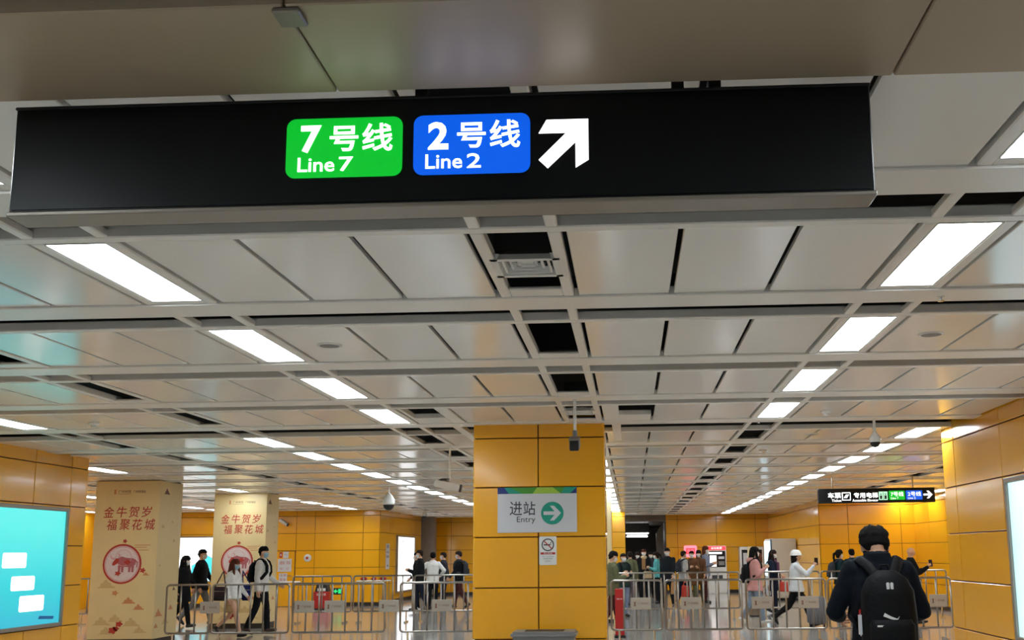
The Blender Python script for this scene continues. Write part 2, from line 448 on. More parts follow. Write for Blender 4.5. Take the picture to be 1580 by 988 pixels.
# individual panels (largest in the photo), the rest joined
cp = {}
def ceil_panel_mesh(w):
    k = round(w, 3)
    if k not in cp:
        me = MB().cbox(-w / 2, w / 2, -.02, 1.15, 0, .03, .004).mesh('ceiling_panel'); me.materials.append(M['ceil']); cp[k] = me
    return cp[k]
vis = [p for p in PAN if p[3] >= -1]
vis.sort(key=lambda p: p[1] + .05 * abs(p[0]))
for i, p in enumerate(vis[:285]):
    o = obj('ceiling_panel', ceil_panel_mesh(p[2]), None, ce, (p[0], p[1], CEIL + .003))
    o.rotation_euler = (random.gauss(0, .0012), random.gauss(0, .0016), 0)
mb = MB()
for p in vis[285:] + [p for p in PAN if p[3] < -1]:
    mb.box(p[0] - p[2] / 2, p[0] + p[2] / 2, p[1] - .02, p[1] + 1.15, CEIL + .003, CEIL + .03)
tag(mb.build('distant_ceiling_panels', M['ceil'], ce), kind='stuff')
# ducts glimpsed inside the openings
mb = MB()
mb.box(-1.2, .6, 7.0, 7.25, 3.25, 3.45); mb.box(-8, 3.5, 8.9, 9.3, 3.3, 3.55)
mb.build('plenum_duct', M['duct'], ce)
# dropped beige soffit above the large sign
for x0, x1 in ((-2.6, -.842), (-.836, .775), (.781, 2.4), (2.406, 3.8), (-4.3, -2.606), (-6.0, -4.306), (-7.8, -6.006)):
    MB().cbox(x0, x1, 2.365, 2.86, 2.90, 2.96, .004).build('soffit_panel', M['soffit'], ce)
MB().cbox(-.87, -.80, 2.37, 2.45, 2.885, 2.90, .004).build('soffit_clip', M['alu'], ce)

# ------------------------------------------------------------------ ceiling lamps
ORD = ['nearest', 'second', 'third', 'fourth', 'fifth', 'sixth', 'seventh']
dif = MB().box(.075, UW - .075, 0, 1.08, .012, .03).mesh('diffuser'); dif.materials.append(M['lamp'])
mb = MB(); mb.box(.073, .08, -.004, 1.085, 0, .05); mb.box(UW - .08, UW - .073, -.004, 1.085, 0, .05)
mb.box(.073, UW - .073, -.008, 0, 0, .05); mb.box(.073, UW - .073, 1.08, 1.086, 0, .05); mb.box(.073, UW - .073, -.008, 1.086, .032, .05)
lfr = mb.mesh('lamp_frame'); lfr.materials.append(M['white'])
ROWN = {-3: 'row beside the turquoise poster wall', -1: 'row left of the centre', 1: 'row right of the centre',
        -8: 'outermost left row', -6: 'row left of the cream columns', -4: 'row over the cream columns',
        -2: 'row passing left of yellow column', 0: 'row hidden behind yellow column', 2: 'row from the right wall corner', 4: 'row along the far right wall'}
ORD = ['nearest', 'second', 'third', 'fourth', 'fifth', 'sixth', 'seventh', 'eighth', 'ninth', 'tenth', 'eleventh', 'twelfth', 'thirteenth', 'fourteenth', 'fifteenth']
for n, k in LIGHTS:
    row = ROWN[n]
    if k < -1 or (k == -1 and n == -3): lab, grp = 'rectangular ceiling lamp behind the viewpoint, %s back, %s' % (ORD[-k], row), 'ceiling lamps behind the viewpoint'
    elif k <= 3: lab, grp = 'large lit ceiling lamp, %s in the near %s' % (['partly hidden one', 'first full one', 'second full one', 'third full one', 'fourth full one'][k + 1], row), 'ceiling lamps, near rows'
    else: lab, grp = 'small lit ceiling lamp, %s in the distant %s' % (ORD[k - 4], row), 'ceiling lamps, far rows'
    t = thing('ceiling_lamp', lab, 'lamp', (ustart(n), yk(k), CEIL), group=grp)
    obj('diffuser', dif, None, t); obj('lamp_frame', lfr, None, t)
#@@OBJ
# ------------------------------------------------------------------ columns
def sq_column(name, label, x0, x1, y0, y1, split):
    c = thing(name, label, 'column', ((x0 + x1) / 2, (y0 + y1) / 2, 0))
    hx, hy = (x1 - x0) / 2, (y1 - y0) / 2; g = .022
    MB().box(-hx + g, hx - g, -hy + g, hy - g, 0, 3.3).build('core', M['joint'], c)
    MB().box(-hx + .008, hx - .008, -hy + .008, hy - .008, 0, .105).build('plinth', M['plinth'], c)
    j = [0, split * 2 * hx, 2 * hx] if split else [0, 2 * hx]
    panels(c, j, base=(-hx, -hy + g), gap=.013); panels(c, j, base=(hx, hy - g), rz=PI, gap=.013)
    panels(c, [0, 2 * hy], base=(hx - g, -hy), rz=PI / 2, gap=.013); panels(c, [0, 2 * hy], base=(-hx + g, hy), rz=-PI / 2, gap=.013)
    return c
sq_column('column', 'large yellow panelled column carrying the Entry sign', -1.713, -.272, 11.4, 12.2, .495)
sq_column('column', 'narrow distant yellow column beside the dark exit passage', -.65, -.19, 37.0, 37.5, 0)
c = thing('pillar', 'slim pale cream pillar just right of the big yellow column', 'pillar', (-.49, 24.05, 0))
MB().rbox(-.055, .055, -.055, .055, 0, CEIL + .2, .015, 2).build('shaft', M['cream'], c)
MB().box(-.08, .08, -.08, .08, 0, .08).build('plinth', M['plinth'], c)
c = thing('stone_column', 'grey stone column at the end of the left yellow side wall', 'column', (-7.66, 39.7, 0))
MB().cbox(-.26, .26, -.26, .26, .1, CEIL + .2, .01).build('shaft', M['stone'], c)
MB().box(-.27, .27, -.27, .27, 0, .1).build('plinth', M['plinth'], c)

def blob(cx, cz, r, sq=.6, n=18, lobes=5, amp=.18, ph=0):
    return [(cx + r * (1 + amp * math.cos(lobes * 2 * PI * k / n + ph)) * math.cos(2 * PI * k / n), cz + r * sq * (1 + amp * math.cos(lobes * 2 * PI * k / n + ph)) * math.sin(2 * PI * k / n)) for k in range(n)]
def cloud(cx, cz, w):
    pts = [(-.5, 0), (.5, 0), (.42, .1), (.3, .12), (.24, .26), (.1, .3), (.02, .44), (-.1, .42), (-.16, .28), (-.3, .24), (-.34, .1)]
    return [(cx + a * w, cz + b * w) for a, b in pts]
def poster_column(label, x0, x1, y0, depth):
    c = thing('poster_column', label, 'column', ((x0 + x1) / 2, y0 + depth / 2, 0))
    hx, hy = (x1 - x0) / 2, depth / 2
    MB().cbox(-hx, hx, -hy, hy, .11, CEIL - .01, .01).build('vinyl_wrap', M['cream'], c)
    MB().box(-hx + .01, hx - .01, -hy + .01, hy - .01, 0, .11).build('plinth', M['plinth'], c)
    MB().box(-hx + .03, hx - .03, -hy + .03, hy - .03, CEIL - .01, 3.3).build('column_head', M['stone'], c)
    y = -hy - .001
    for i, ch in enumerate('金牛贺岁'): text(ch, -.43 + i * .235, -.235 + i * .235, 2.29, 2.49, y, M['printred'], c, .0065, shear=.12)
    for i, ch in enumerate('福聚花城'): text(ch, -.36 + i * .235, -.165 + i * .235, 2.06, 2.26, y, M['printred'], c, .0065, shear=.12)
    # emblem and small name line
    plate([(-.26, 2.80), (-.22, 2.80), (-.225, 2.76), (-.215, 2.72), (-.265, 2.72), (-.255, 2.76)], y, .002, M['printorange'], c, 'emblem')
    text('广州地铁', -.18, .06, 2.735, 2.79, y, M['printbrown'], c, .0)
    text('广州地铁集团', .1, .33, 2.735, 2.785, y, M['printbrown'], c, .0)
    plate([(-.18, 2.715), (.06, 2.715), (.06, 2.72), (-.18, 2.72)], y, .002, M['printbrown'], c, 'rule')
    # medallion with an ox
    md = plate(circle(-.03, 1.45, .335), y, .002, M['printpale'], c, 'medallion')
    ring_plate(-.03, 1.45, .325, .36, y, .004, M['printred'], c, 'medallion_rim')
    ring_plate(-.03, 1.45, .300, .318, y, .0035, M['printpink'], c, 'medallion_line')
    rose = mat('print_rose', srgb(176, 96, 102), .5, vary=.2, scale=24)
    plate([(-.08, 1.40), (.16, 1.39), (.22, 1.44), (.23, 1.52), (.17, 1.55), (.04, 1.56), (-.04, 1.585), (-.10, 1.56), (-.12, 1.47)], y, .004, rose, md, 'ox_body')
    plate([(-.10, 1.55), (-.15, 1.55), (-.21, 1.47), (-.215, 1.43), (-.18, 1.42), (-.13, 1.45), (-.09, 1.49)], y, .005, M['printred'], md, 'ox_head')
    plate([(-.15, 1.55), (-.22, 1.57), (-.245, 1.63), (-.255, 1.57), (-.22, 1.53), (-.16, 1.525)], y, .005, M['printpink'], md, 'horn')
    plate([(-.11, 1.56), (-.10, 1.60), (-.13, 1.66), (-.07, 1.62), (-.07, 1.56)], y, .005, M['printpink'], md, 'horn')
    plate([(.22, 1.52), (.265, 1.48), (.25, 1.38), (.235, 1.39), (.245, 1.47), (.215, 1.49)], y, .005, rose, md, 'ox_tail')
    plate(blob(.07, 1.48, .06, .7, 16, 4, .2), y, .005, M['printred'], md, 'ox_flank')
    for px in (-.08, -.02, .11, .17): plate([(px - .025, 1.42), (px + .025, 1.42), (px + .018, 1.30), (px - .018, 1.30)], y, .0045, rose, md, 'ox_leg')
    plate(blob(-.1, 1.28, .05, .8, 16, 5, .3), y, .005, M['printred'], md, 'blossom')
    ring_plate(-.01, 1.56, .14, .15, y, .0045, M['printpink'], md, 'swirl')
    plate(blob(0, 1.86, .035, .9, 20, 5, .3), y, .002, M['printred'], c, 'blossom')
    plate(blob(.36, 1.33, .045, .9, 20, 5, .3), y, .002, M['printred'], c, 'blossom')
    plate(blob(-.13, .93, .05, .8, 20, 5, .3), y, .002, M['printorange'], c, 'blossom')
    for zz, x_, w_ in ((1.78, .33, .3), (1.74, .3, .22), (1.69, .36, .18)): plate([(x_ - w_ / 2, zz), (x_ + w_ / 2, zz), (x_ + w_ / 2, zz + .012), (x_ - w_ / 2, zz + .012)], y, .002, M['printorange'], c, 'line_motif')
    for cx_, cz_, w_ in ((.13, .74, .26), (.32, .63, .22), (.42, 1.24, .13)): plate(cloud(cx_, cz_, w_), y, .002, M['printorange'], c, 'cloud_motif')
    for cx_, cz_, w_ in ((-.3, 1.02, .34), (-.35, .36, .34), (-.1, .42, .3), (.2, .34, .34), (.36, .22, .26), (-.25, .2, .3)): plate(cloud(cx_, cz_, w_), y, .0015, M['printtan'], c, 'cloud_motif')
    for cx_, cz_, r_ in ((-.02, .38, .06), (-.13, .27, .075), (-.07, .3, .05)): plate(blob(cx_, cz_, r_, .75, 20, 5, .22), y, .003, M['printred'], c, 'blossom')
    # right face motifs
    for yy, zz, w_, mm in ((-.2, 2.72, .24, 'printbrown'), (-.3, 2.1, .16, 'printtan'), (.1, 2.2, .1, 'printtan'), (.2, 1.85, .13, 'printtan'), (-.35, 1.4, .1, 'printtan'), (.3, .95, .14, 'printbrown'), (-.3, .5, .3, 'printorange'), (.2, .6, .2, 'printorange'), (0, .35, .3, 'printtan'), (-.38, .3, .18, 'printorange')):
        MB().prism([(yy + (a - yy), b) for a, b in cloud(yy, zz, w_)], 0, hx, hx + .002).build('cloud_motif', M[mm], c)
    return c
poster_column('nearer cream festive poster column with red calligraphy beside the left yellow wall', -9.84, -8.63, 18.9, .98)
poster_column('farther cream festive poster column behind the walking couple', -9.3, -8.1, 23.1, .8)

# ------------------------------------------------------------------ large hanging sign
def arrow_ne(cx, cz, s):
    # diagonal arrow with square-cut head, as on the sign
    return [(-.5, -.30), (.16, .36), (-.40, .36), (-.50, .52)] and [(cx + a * s, cz + b * s) for a, b in
            [(-.50, -.34), (.06, .22), (-.50, .22), (-.34, .50), (.50, .50), (.50, -.36), (.24, -.52), (.24, .02), (-.32, -.52)]]
def arrow_e(cx, cz, s):
    return [(cx + a * s, cz + b * s) for a, b in [(-.5, .1), (.12, .1), (-.14, .42), (.1, .42), (.5, 0), (.1, -.42), (-.14, -.42), (.12, -.1), (-.5, -.1)]]
S = thing('hanging_sign', 'long black overhead sign with green Line 7 and blue Line 2 badges', 'sign', (-.556, 2.9, 2.555))
hw = 1.277
MB().cbox(-hw, hw, 0, .1, .012, .34, .004).build('housing', M['black'], S)
MB().box(-hw + .012, hw - .012, -.004, 0, .02, .332).build('face', M['black'], S)
MB().cbox(-hw - .004, hw + .004, -.006, .108, 0, .014, .003).build('bottom_trim', M['alu'], S)
MB().cbox(-hw - .003, hw + .003, -.004, .106, .335, .345, .003).build('top_trim', M['blackplastic'], S)
for x_ in (-.05, .72, .83): MB().box(x_ - .018, x_ + .018, .03, .07, .345, .47).build('mounting_bracket', M['blackplastic'], S)
def bg(x): return x + .556
def badge(x0, x1, m, num):
    z0, z1 = 2.65 - 2.555, 2.834 - 2.555
    b = plate(rrect(bg(x0), bg(x1), z0, z1, .028), -.004, .003, m, S, 'line_badge')
    sx = (x1 - x0) / .347; X = lambda u: bg(x0) + u * (x1 - x0); y = -.0072
    text(num, X(.125), X(.30), z1 - .107, z1 - .022, y, M['e_white'], b, .03)
    text('号', X(.375), X(.62), z1 - .104, z1 - .026, y, M['e_white'], b, .016)
    text('线', X(.655), X(.915), z1 - .106, z1 - .020, y, M['e_white'], b, .014)
    text('Line', X(.105), X(.42), z1 - .166, z1 - .122, y, M['e_white'], b, .008)
    text(num, X(.46), X(.58), z1 - .166, z1 - .122, y, M['e_white'], b, .008)
    return b
badge(-.999, -.652, M['e_green'], '7')
badge(-.619, -.274, M['e_blue'], '2')
plate(arrow_ne(bg(-.176), 2.737 - 2.555, .146), -.004, .003, M['e_white'], S, 'arrow')

# ------------------------------------------------------------------ entry sign and notice on the yellow column
E_ = thing('entry_sign', 'white Entry sign with teal arrow disc on the yellow column', 'sign', (-1.011, 11.4, 1.78))
MB().box(-.432, .432, -.012, 0, 0, .486).build('board', M['lightgrey'], E_)
y = -.012; t0, t1 = .418, .486
plate([(-.432, t0), (.432, t0), (.432, t1), (-.432, t1)], y, .001, M['pgreen'], E_, 'colour_band')
for pts, mm in (([(-.432, t0), (-.31, t0), (-.36, t1), (-.432, t1)], 'pnavy'), ([(-.31, t0), (-.16, t0), (-.30, t1), (-.36, t1)], 'teal'), ([(-.05, t0), (.26, t0), (.17, t1), (.0, t1)], 'plime'), ([(.26, t0), (.36, t0), (.432, t1), (.30, t1)], 'teal'), ([(.36, t0), (.432, t0), (.432, t1)], 'pnavy')):
    plate(pts, y - .001, .001, M[mm], E_, 'band_facet')
text('进', -.30, -.165, .185, .335, y, M['printdark'], E_, .006)
text('站', -.15, -.02, .185, .335, y, M['printdark'], E_, .006)
text('Entry', -.222, -.02, .092, .172, y, M['printdark'], E_, 0)
dsc = plate(circle(.165, .205, .123, 36), y, .002, M['teal'], E_, 'arrow_disc')
plate(arrow_e(.165, .205, .19), y - .002, .001, M['lightgrey'], dsc, 'arrow')
N_ = thing('no_smoking_sign', 'small white no smoking notice below the Entry sign', 'sign', (-.897, 11.4, 1.43))
plate(rrect(-.094, .094, 0, .305, .012), 0, .008, M['white'], N_, 'board')
y = -.008
ring_plate(0, .215, .056, .068, y, .001, M['printdark'], N_, 'ring')
plate([(-.045, .208), (.028, .208), (.028, .222), (-.045, .222)], y, .001, M['printdark'], N_, 'cigarette')
plate([(.022, .225), (.03, .225), (.045, .25), (.037, .25)], y, .001, M['printdark'], N_, 'smoke_mark')
plate([(-.046, .252), (-.038, .26), (.046, .178), (.038, .17)], y, .0015, M['printred'], N_, 'red_bar')
rb = plate([(-.08, .112), (.08, .112), (.08, .135), (-.08, .135)], y, .001, M['red'], N_, 'red_band')
text('禁止吸烟', -.045, .045, .115, .132, y - .001, M['white'], rb, .0)
text('No smoking', -.06, .06, .082, .097, y, M['grey'], N_, 0)
text('违者罚款', -.05, .05, .06, .076, y, M['grey'], N_, 0)
text('12345', -.03, .03, .034, .05, y, M['grey'], N_, 0)
B_ = thing('grey_bin', 'grey box-shaped bin standing in front of the yellow column', 'bin', (-.905, 11.05, 0))
mb = MB(); mb.prism([(-.27, 0), (.27, 0), (.31, .70), (-.31, .70)], 1, -.2, .2); mb.build('body', M['grey'], B_)
MB().rbox(-.335, .335, -.225, .225, .70, .765, .02, 2).build('lid', M['grey'], B_)
MB().box(-.2, .2, -.12, .12, .765, .768).build('lid_opening', M['blackplastic'], B_)

# ------------------------------------------------------------------ poster light boxes
def light_box(label, loc, rz, w, z0, z1, screen_mat, frame=.05):
    b = thing('poster_light_box', label, 'light box', loc, rz)
    mb = MB()
    MB().box(-w / 2, w / 2, -.05, 0, z0, z1).build('back_box', M['printdark'], b)
    for a, c_, e, g in ((-w / 2 - frame, -w / 2, z0 - frame, z1 + frame), (w / 2, w / 2 + frame, z0 - frame, z1 + frame), (-w / 2, w / 2, z0 - frame, z0), (-w / 2, w / 2, z1, z1 + frame)):
        MB().cbox(a, c_, -.09, 0, e, g, .006).build('frame_rail', M['alu'], b)
    sc = MB().box(-w / 2, w / 2, -.06, -.05, z0, z1).build('lit_poster', screen_mat, b)
    return b, sc
cy = ramp_emit('poster_turquoise', 2, [(0, srgb(40, 170, 205)), (.45, srgb(30, 205, 215)), (1, srgb(80, 232, 228))], .82)
LB, sc = light_box('turquoise lit poster box with white caption patches on left wall', (-7.8, 12.55, 0), PI / 2, 3.1, .71, 2.19, cy)
for x_, z_, w_, h_ in ((.42, 1.54, .52, .19), (.64, 1.25, .52, .18), (.87, .99, .56, .2)):
    plate(rrect(x_ - w_ / 2, x_ + w_ / 2, z_ - h_ / 2, z_ + h_ / 2, .03), -.06, .002, M['e_white2'], LB, 'caption_patch')
plate([(1.05, .78), (1.4, .76), (1.42, .80), (1.07, .82)], -.06, .002, mat('print_azure', srgb(10, 90, 150), .4, emit=.3), LB, 'small_print')
pw = ramp_emit('poster_pale_blue', 0, [(0, srgb(150, 220, 235)), (.35, srgb(225, 245, 250)), (1, srgb(245, 252, 255))], 1.1)
light_box('pale blue lit poster box at the right frame edge', (3.8, 9.1, 0), -PI / 2, 2.85, .71, 2.19, pw)
pz = ramp_emit('poster_white_cyan', 2, [(0, srgb(250, 252, 255)), (.3, srgb(120, 215, 230)), (.42, srgb(250, 253, 255)), (1, srgb(255, 255, 255))], 1.3)
LC, sc = light_box('white lit poster box between the two cream columns', (-13.6, 33.0, 0), 0, 1.75, .82, 2.17, pz)
plate([(-.3, .98), (.82, .98), (.82, 1.3), (.62, 1.36), (.4, 1.5), (.2, 1.62), (.0, 1.45), (-.3, 1.3)], -.06, .002, mat('print_cyan', srgb(60, 205, 225), .4, emit=.9, emit_col=srgb(70, 210, 228)), LC, 'cyan_print')
plate([(-.8, .88), (.82, .88), (.82, .96), (-.8, .96)], -.06, .002, mat('print_lightcyan', srgb(160, 225, 240), .4, emit=.9, emit_col=srgb(160, 225, 240)), LC, 'cyan_line')
pv = ramp_emit('poster_white', 2, [(0, srgb(240, 248, 255)), (1, srgb(255, 255, 255))], 1.4)
LD, sc = light_box('tall white lit panel on the left side wall beside the group', (-7.917, 36.65, 0), PI / 2, 2.75, .36, 2.17, pv)
text('广州地铁', -1.1, -.3, 1.95, 2.06, -.06, M['grey'], LD, 0)

# notices on the back wall
def notice(label, x, y, z, w, h, lines, rz=0, cat='notice', mt='lightgrey', ink='printdark'):
    t = thing('notice', label, cat, (x, y, z), rz)
    MB().box(-w / 2, w / 2, -.008, 0, -h / 2, h / 2).build('sheet', M[mt], t)
    for s, a, b, c_, d_ in lines: text(s, a, b, c_, d_, -.008, M[ink], t, .0)
    return t
notice('large white notice sheet on the yellow service door', -10.93, 32.982, 1.28, .44, .4, [('通知', -.16, .0, .02, .13), ('须知', .05, .18, .02, .13), ('出口', -.14, -.04, -.14, -.06), ('入口', .04, .14, -.14, -.06)], ink='printred')
notice('small white card above the large notice on service door', -10.9, 32.982, 1.6, .17, .2, [('小心', -.06, .06, -.02, .05)], ink='grey')
notice('little red sticker beside the small card on service door', -11.06, 32.982, 1.6, .09, .17, [('禁', -.03, .03, -.04, .04)], mt='red', ink='white')
notice('pinkish striped notice low on the yellow service door', -10.97, 32.982, .89, .26, .28, [('注意', -.11, .11, .04, .12), ('安全', -.1, .1, -.1, -.01)], mt='lightgrey', ink='printred')
notice('tall narrow notice board with small print beside white panel', -7.917 + .022, 34.0, 1.52, .5, .82, [('乘客', -.14, .14, .26, .37), ('须知', -.1, .1, -.34, -.26), ('安全出行', -.2, .2, .1, .18), ('文明乘车', -.2, .2, -.05, .04)], rz=PI / 2)
t = thing('exit_marker', 'low green illuminated exit marker on the yellow back wall', 'sign', (-9.21, 32.978, .36))
MB().cbox(-.16, .16, -.02, 0, 0, .2, .01).build('housing', M['blackplastic'], t)
plate([(-.13, .10), (-.05, .17), (-.05, .125), (.0, .125), (.0, .075), (-.05, .075), (-.05, .03)], -.02, .002, M['e_exit'], t, 'arrow')
plate(rrect(.02, .14, .03, .17, .01), -.02, .002, M['e_exit'], t, 'pictogram')

# ------------------------------------------------------------------ second overhead sign
S2 = thing('hanging_sign', 'smaller distant black overhead sign with tickets text and line badges', 'sign', (4.768, 20.5, 2.455))
MB().cbox(-1.118, 1.118, 0, .12, 0, .28, .006).build('housing', M['black'], S2)
for x_ in (-.83, .72): MB().tube([(x_, .06, .28), (x_, .06, .53)], .014).build('hanger_rod', M['steel'], S2)
def q(u): return -1.118 + (u - 240) / 720 * 2.236
def zq(v): return .28 - (v - 760) / 95 * .28
y = 0
text('车票', q(300), q(380), zq(823), zq(786), y, M['e_white'], S2, .01)
text('Ticket', q(322), q(382), zq(846), zq(830), y, M['e_white'], S2, .0)
ic = plate(rrect(q(386), q(440), zq(838), zq(785), .01), y, .002, M['e_white'], S2, 'ticket_icon')
plate(rrect(q(391), q(435), zq(833), zq(790), .008), y - .002, .001, M['black'], ic, 'icon_field')
plate([(q(396), zq(822)), (q(412), zq(800)), (q(430), zq(800)), (q(416), zq(822))], y - .003, .001, M['e_white'], ic, 'ticket_mark')
text('专用电梯', q(460), q(608), zq(823), zq(788), y, M['e_white'], S2, .01)
text('Accessible Elevator', q(450), q(610), zq(846), zq(830), y, M['e_white'], S2, .0)
ic = plate(rrect(q(614), q(668), zq(838), zq(783), .008), y, .002, M['e_mint'], S2, 'lift_icon')
plate([(q(640), zq(836)), (q(643), zq(836)), (q(643), zq(786)), (q(640), zq(786))], y - .002, .001, M['printdark'], ic, 'lift_door_line')
for u in (627, 655):
    plate(circle(q(u), zq(800), .012, 12), y - .002, .001, M['printdark'], ic, 'figure_head')
    plate([(q(u - 7), zq(832)), (q(u + 7), zq(832)), (q(u + 7), zq(808)), (q(u - 7), zq(808))], y - .002, .001, M['printdark'], ic, 'figure_body')
for a, b, mm, num in ((676, 774, 'e_green', '7'), (781, 882, 'e_blue', '2')):
    bd = plate(rrect(q(a), q(b), zq(838), zq(778), .012), y, .002, M[mm], S2, 'line_badge')
    text(num + '号线', q(a + 12), q(b - 8), zq(815), zq(785), y - .002, M['e_white2'], bd, .012)
    text('Line ' + num, q(a + 12), q(a + 58), zq(834), zq(820), y - .002, M['e_white2'], bd, .0)
plate(arrow_e((q(888) + q(945)) / 2, zq(806), .17), y, .002, M['e_white'], S2, 'arrow')

# ------------------------------------------------------------------ ceiling fittings
def vent(label, x, yv, z, s=.34):
    v = thing('air_vent', label, 'vent', (x, yv, z))
    mb = MB()
    h = s / 2
    for a, b, zz in ((h, h - .035, 0), (h - .05, h - .062, .008), (h - .085, h - .097, .016), (h - .12, h - .132, .024)):
        m2 = MB(); zt = zz + .03
        for sg in (-1, 1):
            m2.prism([(sg * a, zz), (sg * b, zz), (sg * (b - .012), zt), (sg * (a - .012), zt)], 1, -a, a)
            m2.add([(x_, sg * q_, z_) for x_ in (-a, a) for q_, z_ in ((a, zz), (b, zz), (b - .012, zt), (a - .012, zt))], [(0, 1, 2, 3), (7, 6, 5, 4), (0, 4, 5, 1), (1, 5, 6, 2), (2, 6, 7, 3), (3, 7, 4, 0)])
        m2.build('louvre_ring', M['white'], v)
    MB().box(-.03, .03, -.03, .03, .035, .05).build('centre_plate', M['white'], v)
    MB().box(-h + .02, h - .02, -h + .02, h - .02, .06, .3).build('duct_neck', M['duct'], v)
vent('square white louvred air vent in the nearest central ceiling opening', -.494, 5.06, 2.966)
vent('small louvred air vent in ceiling opening touching the yellow column', -.5, 10.55, 2.966)
def speaker(label, x, yv):
    s = thing('ceiling_speaker', label, 'speaker', (x, yv, CEIL - .006), group=None)
    MB().lathe([(.0, .0), (.075, .0), (.085, .006), (.085, .012)], 24).build('rim', M['white'], s)
    MB().lathe([(.0, -.002), (.066, -.001), (.07, .002)], 24).build('grille', M['grey'], s)
speaker('round flush speaker in the ceiling beside the left lamp row', -2.03, 6.9)
speaker('round flush speaker in the ceiling beside the right lamp row', 2.03, 6.92)
speaker('round flush speaker farther back on the right ceiling', 2.25, 12.9)
def detector(label, x, yv):
    s = thing('smoke_detector', label, 'detector', (x, yv, CEIL + .003))
    MB().lathe([(.055, 0), (.055, -.015), (.042, -.03), (.0, -.032)], 20).build('base', M['white'], s)
    MB().lathe([(.03, -.03), (.03, -.045), (.022, -.052), (.0, -.053)], 16).build('sensor_cap', M['white'], s)
detector('white smoke detector on the right ceiling near the far wall corner', 2.03, 10.73)
detector('white smoke detector on the left ceiling above the turquoise poster wall', -5.66, 10.74)
detector('smoke detector on distant ceiling behind the yellow column row', 1.9, 14.9)
def sprinkler(label, x, yv):
    s = thing('sprinkler', label, 'sprinkler', (x, yv, CEIL - .004))
    MB().lathe([(.022, 0), (.02, -.008), (.008, -.01), (.008, -.03)], 14).build('escutcheon', M['white'], s)
    MB().lathe([(.0, -.03), (.018, -.03), (.016, -.034), (0, -.034)], 14).build('deflector', M['chrome'], s)
sprinkler('small white sprinkler head under the first ceiling channel at right', 1.775, 5.82)
sprinkler('small white sprinkler head by the fourth right lamp', 1.42, 11.4)

def dome_camera(label, x, yv, z, r, rod):
    d = thing('dome_camera', label, 'camera', (x, yv, z))
    MB().tube([(0, 0, r * 1.7), (0, 0, rod)], .016).build('drop_pole', M['white'], d)
    MB().lathe([(.3 * r, r * 1.9), (.6 * r, r * 1.5), (r, r * .9), (r * 1.05, r * .2), (r, 0)], 22).build('housing', M['white'], d, smooth=True)
    prof = [(r * .92 * math.cos(a), -r * .95 * math.sin(a)) for a in [PI / 2 * i / 7 for i in range(8)]]
    MB().lathe(prof, 22).build('dark_dome', M['blackplastic'], d, smooth=True)
dome_camera('white hanging dome camera above the left side wall corner', -5.06, 21.8, 2.60, .125, CEIL - 2.60 + .05)
dome_camera('white dome camera hanging near the right yellow wall', 2.68, 11.45, 2.71, .06, CEIL - 2.71 + .05)
dome_camera('tiny dome camera on distant ceiling above the wall corner', -6.7, 34.0, 2.80, .08, CEIL - 2.8 + .05)
b = thing('box_camera', 'grey box camera hanging on a pole in front of the yellow column', 'camera', (-.497, 9.56, 2.47))
MB().tube([(0, 0, .19), (0, 0, CEIL - 2.47 + .05)], .014).build('drop_pole', M['white'], b)
o = MB().rbox(-.045, .045, -.14, .1, .03, .13, .012, 2).build('housing', M['grey'], b); o.rotation_euler = (.25, 0, 0)
o = MB().rbox(-.05, .05, -.155, .02, .128, .145, .006, 2).build('sun_hood', M['alu'], b); o.rotation_euler = (.25, 0, 0)
o = MB().cbox(-.04, .04, -.15, -.138, .035, .125, .004).build('dark_window', M['blackplastic'], b); o.rotation_euler = (.25, 0, 0)
MB().tube([(0, 0, .12), (0, 0, .2)], .022).build('swivel', M['grey'], b)
b = thing('bullet_camera', 'long white bullet camera on a pole left of the yellow column', 'camera', (-2.34, 13.5, 2.367))
MB().tube([(0, 0, .13), (0, 0, CEIL - 2.367 + .05)], .013).build('drop_pole', M['white'], b)
MB().tube([(0, 0, .15), (-.1, 0, .15), (-.19, 0, .11)], [.016, .014, .02]).build('bracket_arm', M['blackplastic'], b)
mb = MB(); mb.rbox(-.17, .17, -.05, .05, -.045, .045, .014, 2); o = mb.build('housing', M['white'], b, (-.03, 0, .07)); o.rotation_euler = (0, .22, 0)
mb = MB(); mb.cbox(.17, .19, -.048, .048, -.05, .05, .005); o = mb.build('lens_hood', M['blackplastic'], b, (-.03, 0, .07)); o.rotation_euler = (0, .22, 0)
MB().tube([(-.02, 0, .16), (-.02, 0, .1)], .02).build('swivel', M['grey'], b)
b = thing('bullet_camera', 'small white wall camera on the yellow wall beside farther poster column', 'camera', (-10.95, 32.978, 2.6))
MB().tube([(-.05, 0, .05), (-.05, -.1, .05)], .02).build('bracket_arm', M['white'], b)
o = MB().tube([(-.14, -.12, .1), (.12, -.16, -.06)], .055, 14).build('housing', M['white'], b)
MB().tube([(.115, -.16, -.057), (.14, -.163, -.072)], .048, 14).build('lens', M['blackplastic'], b)
b = thing('round_sensor', 'round white detector plate on the yellow wall by the door', 'detector', (-10.2, 32.978, 1.5))
MB().lathe([(.12, 0), (.12, -.03), (.07, -.06), (0, -.065)], 20, axis=1).build('base', M['white'], b); MB().lathe([(.045, -.06), (.04, -.075), (0, -.078)], 16, axis=1).build('sensor_cap', M['printred'], b)
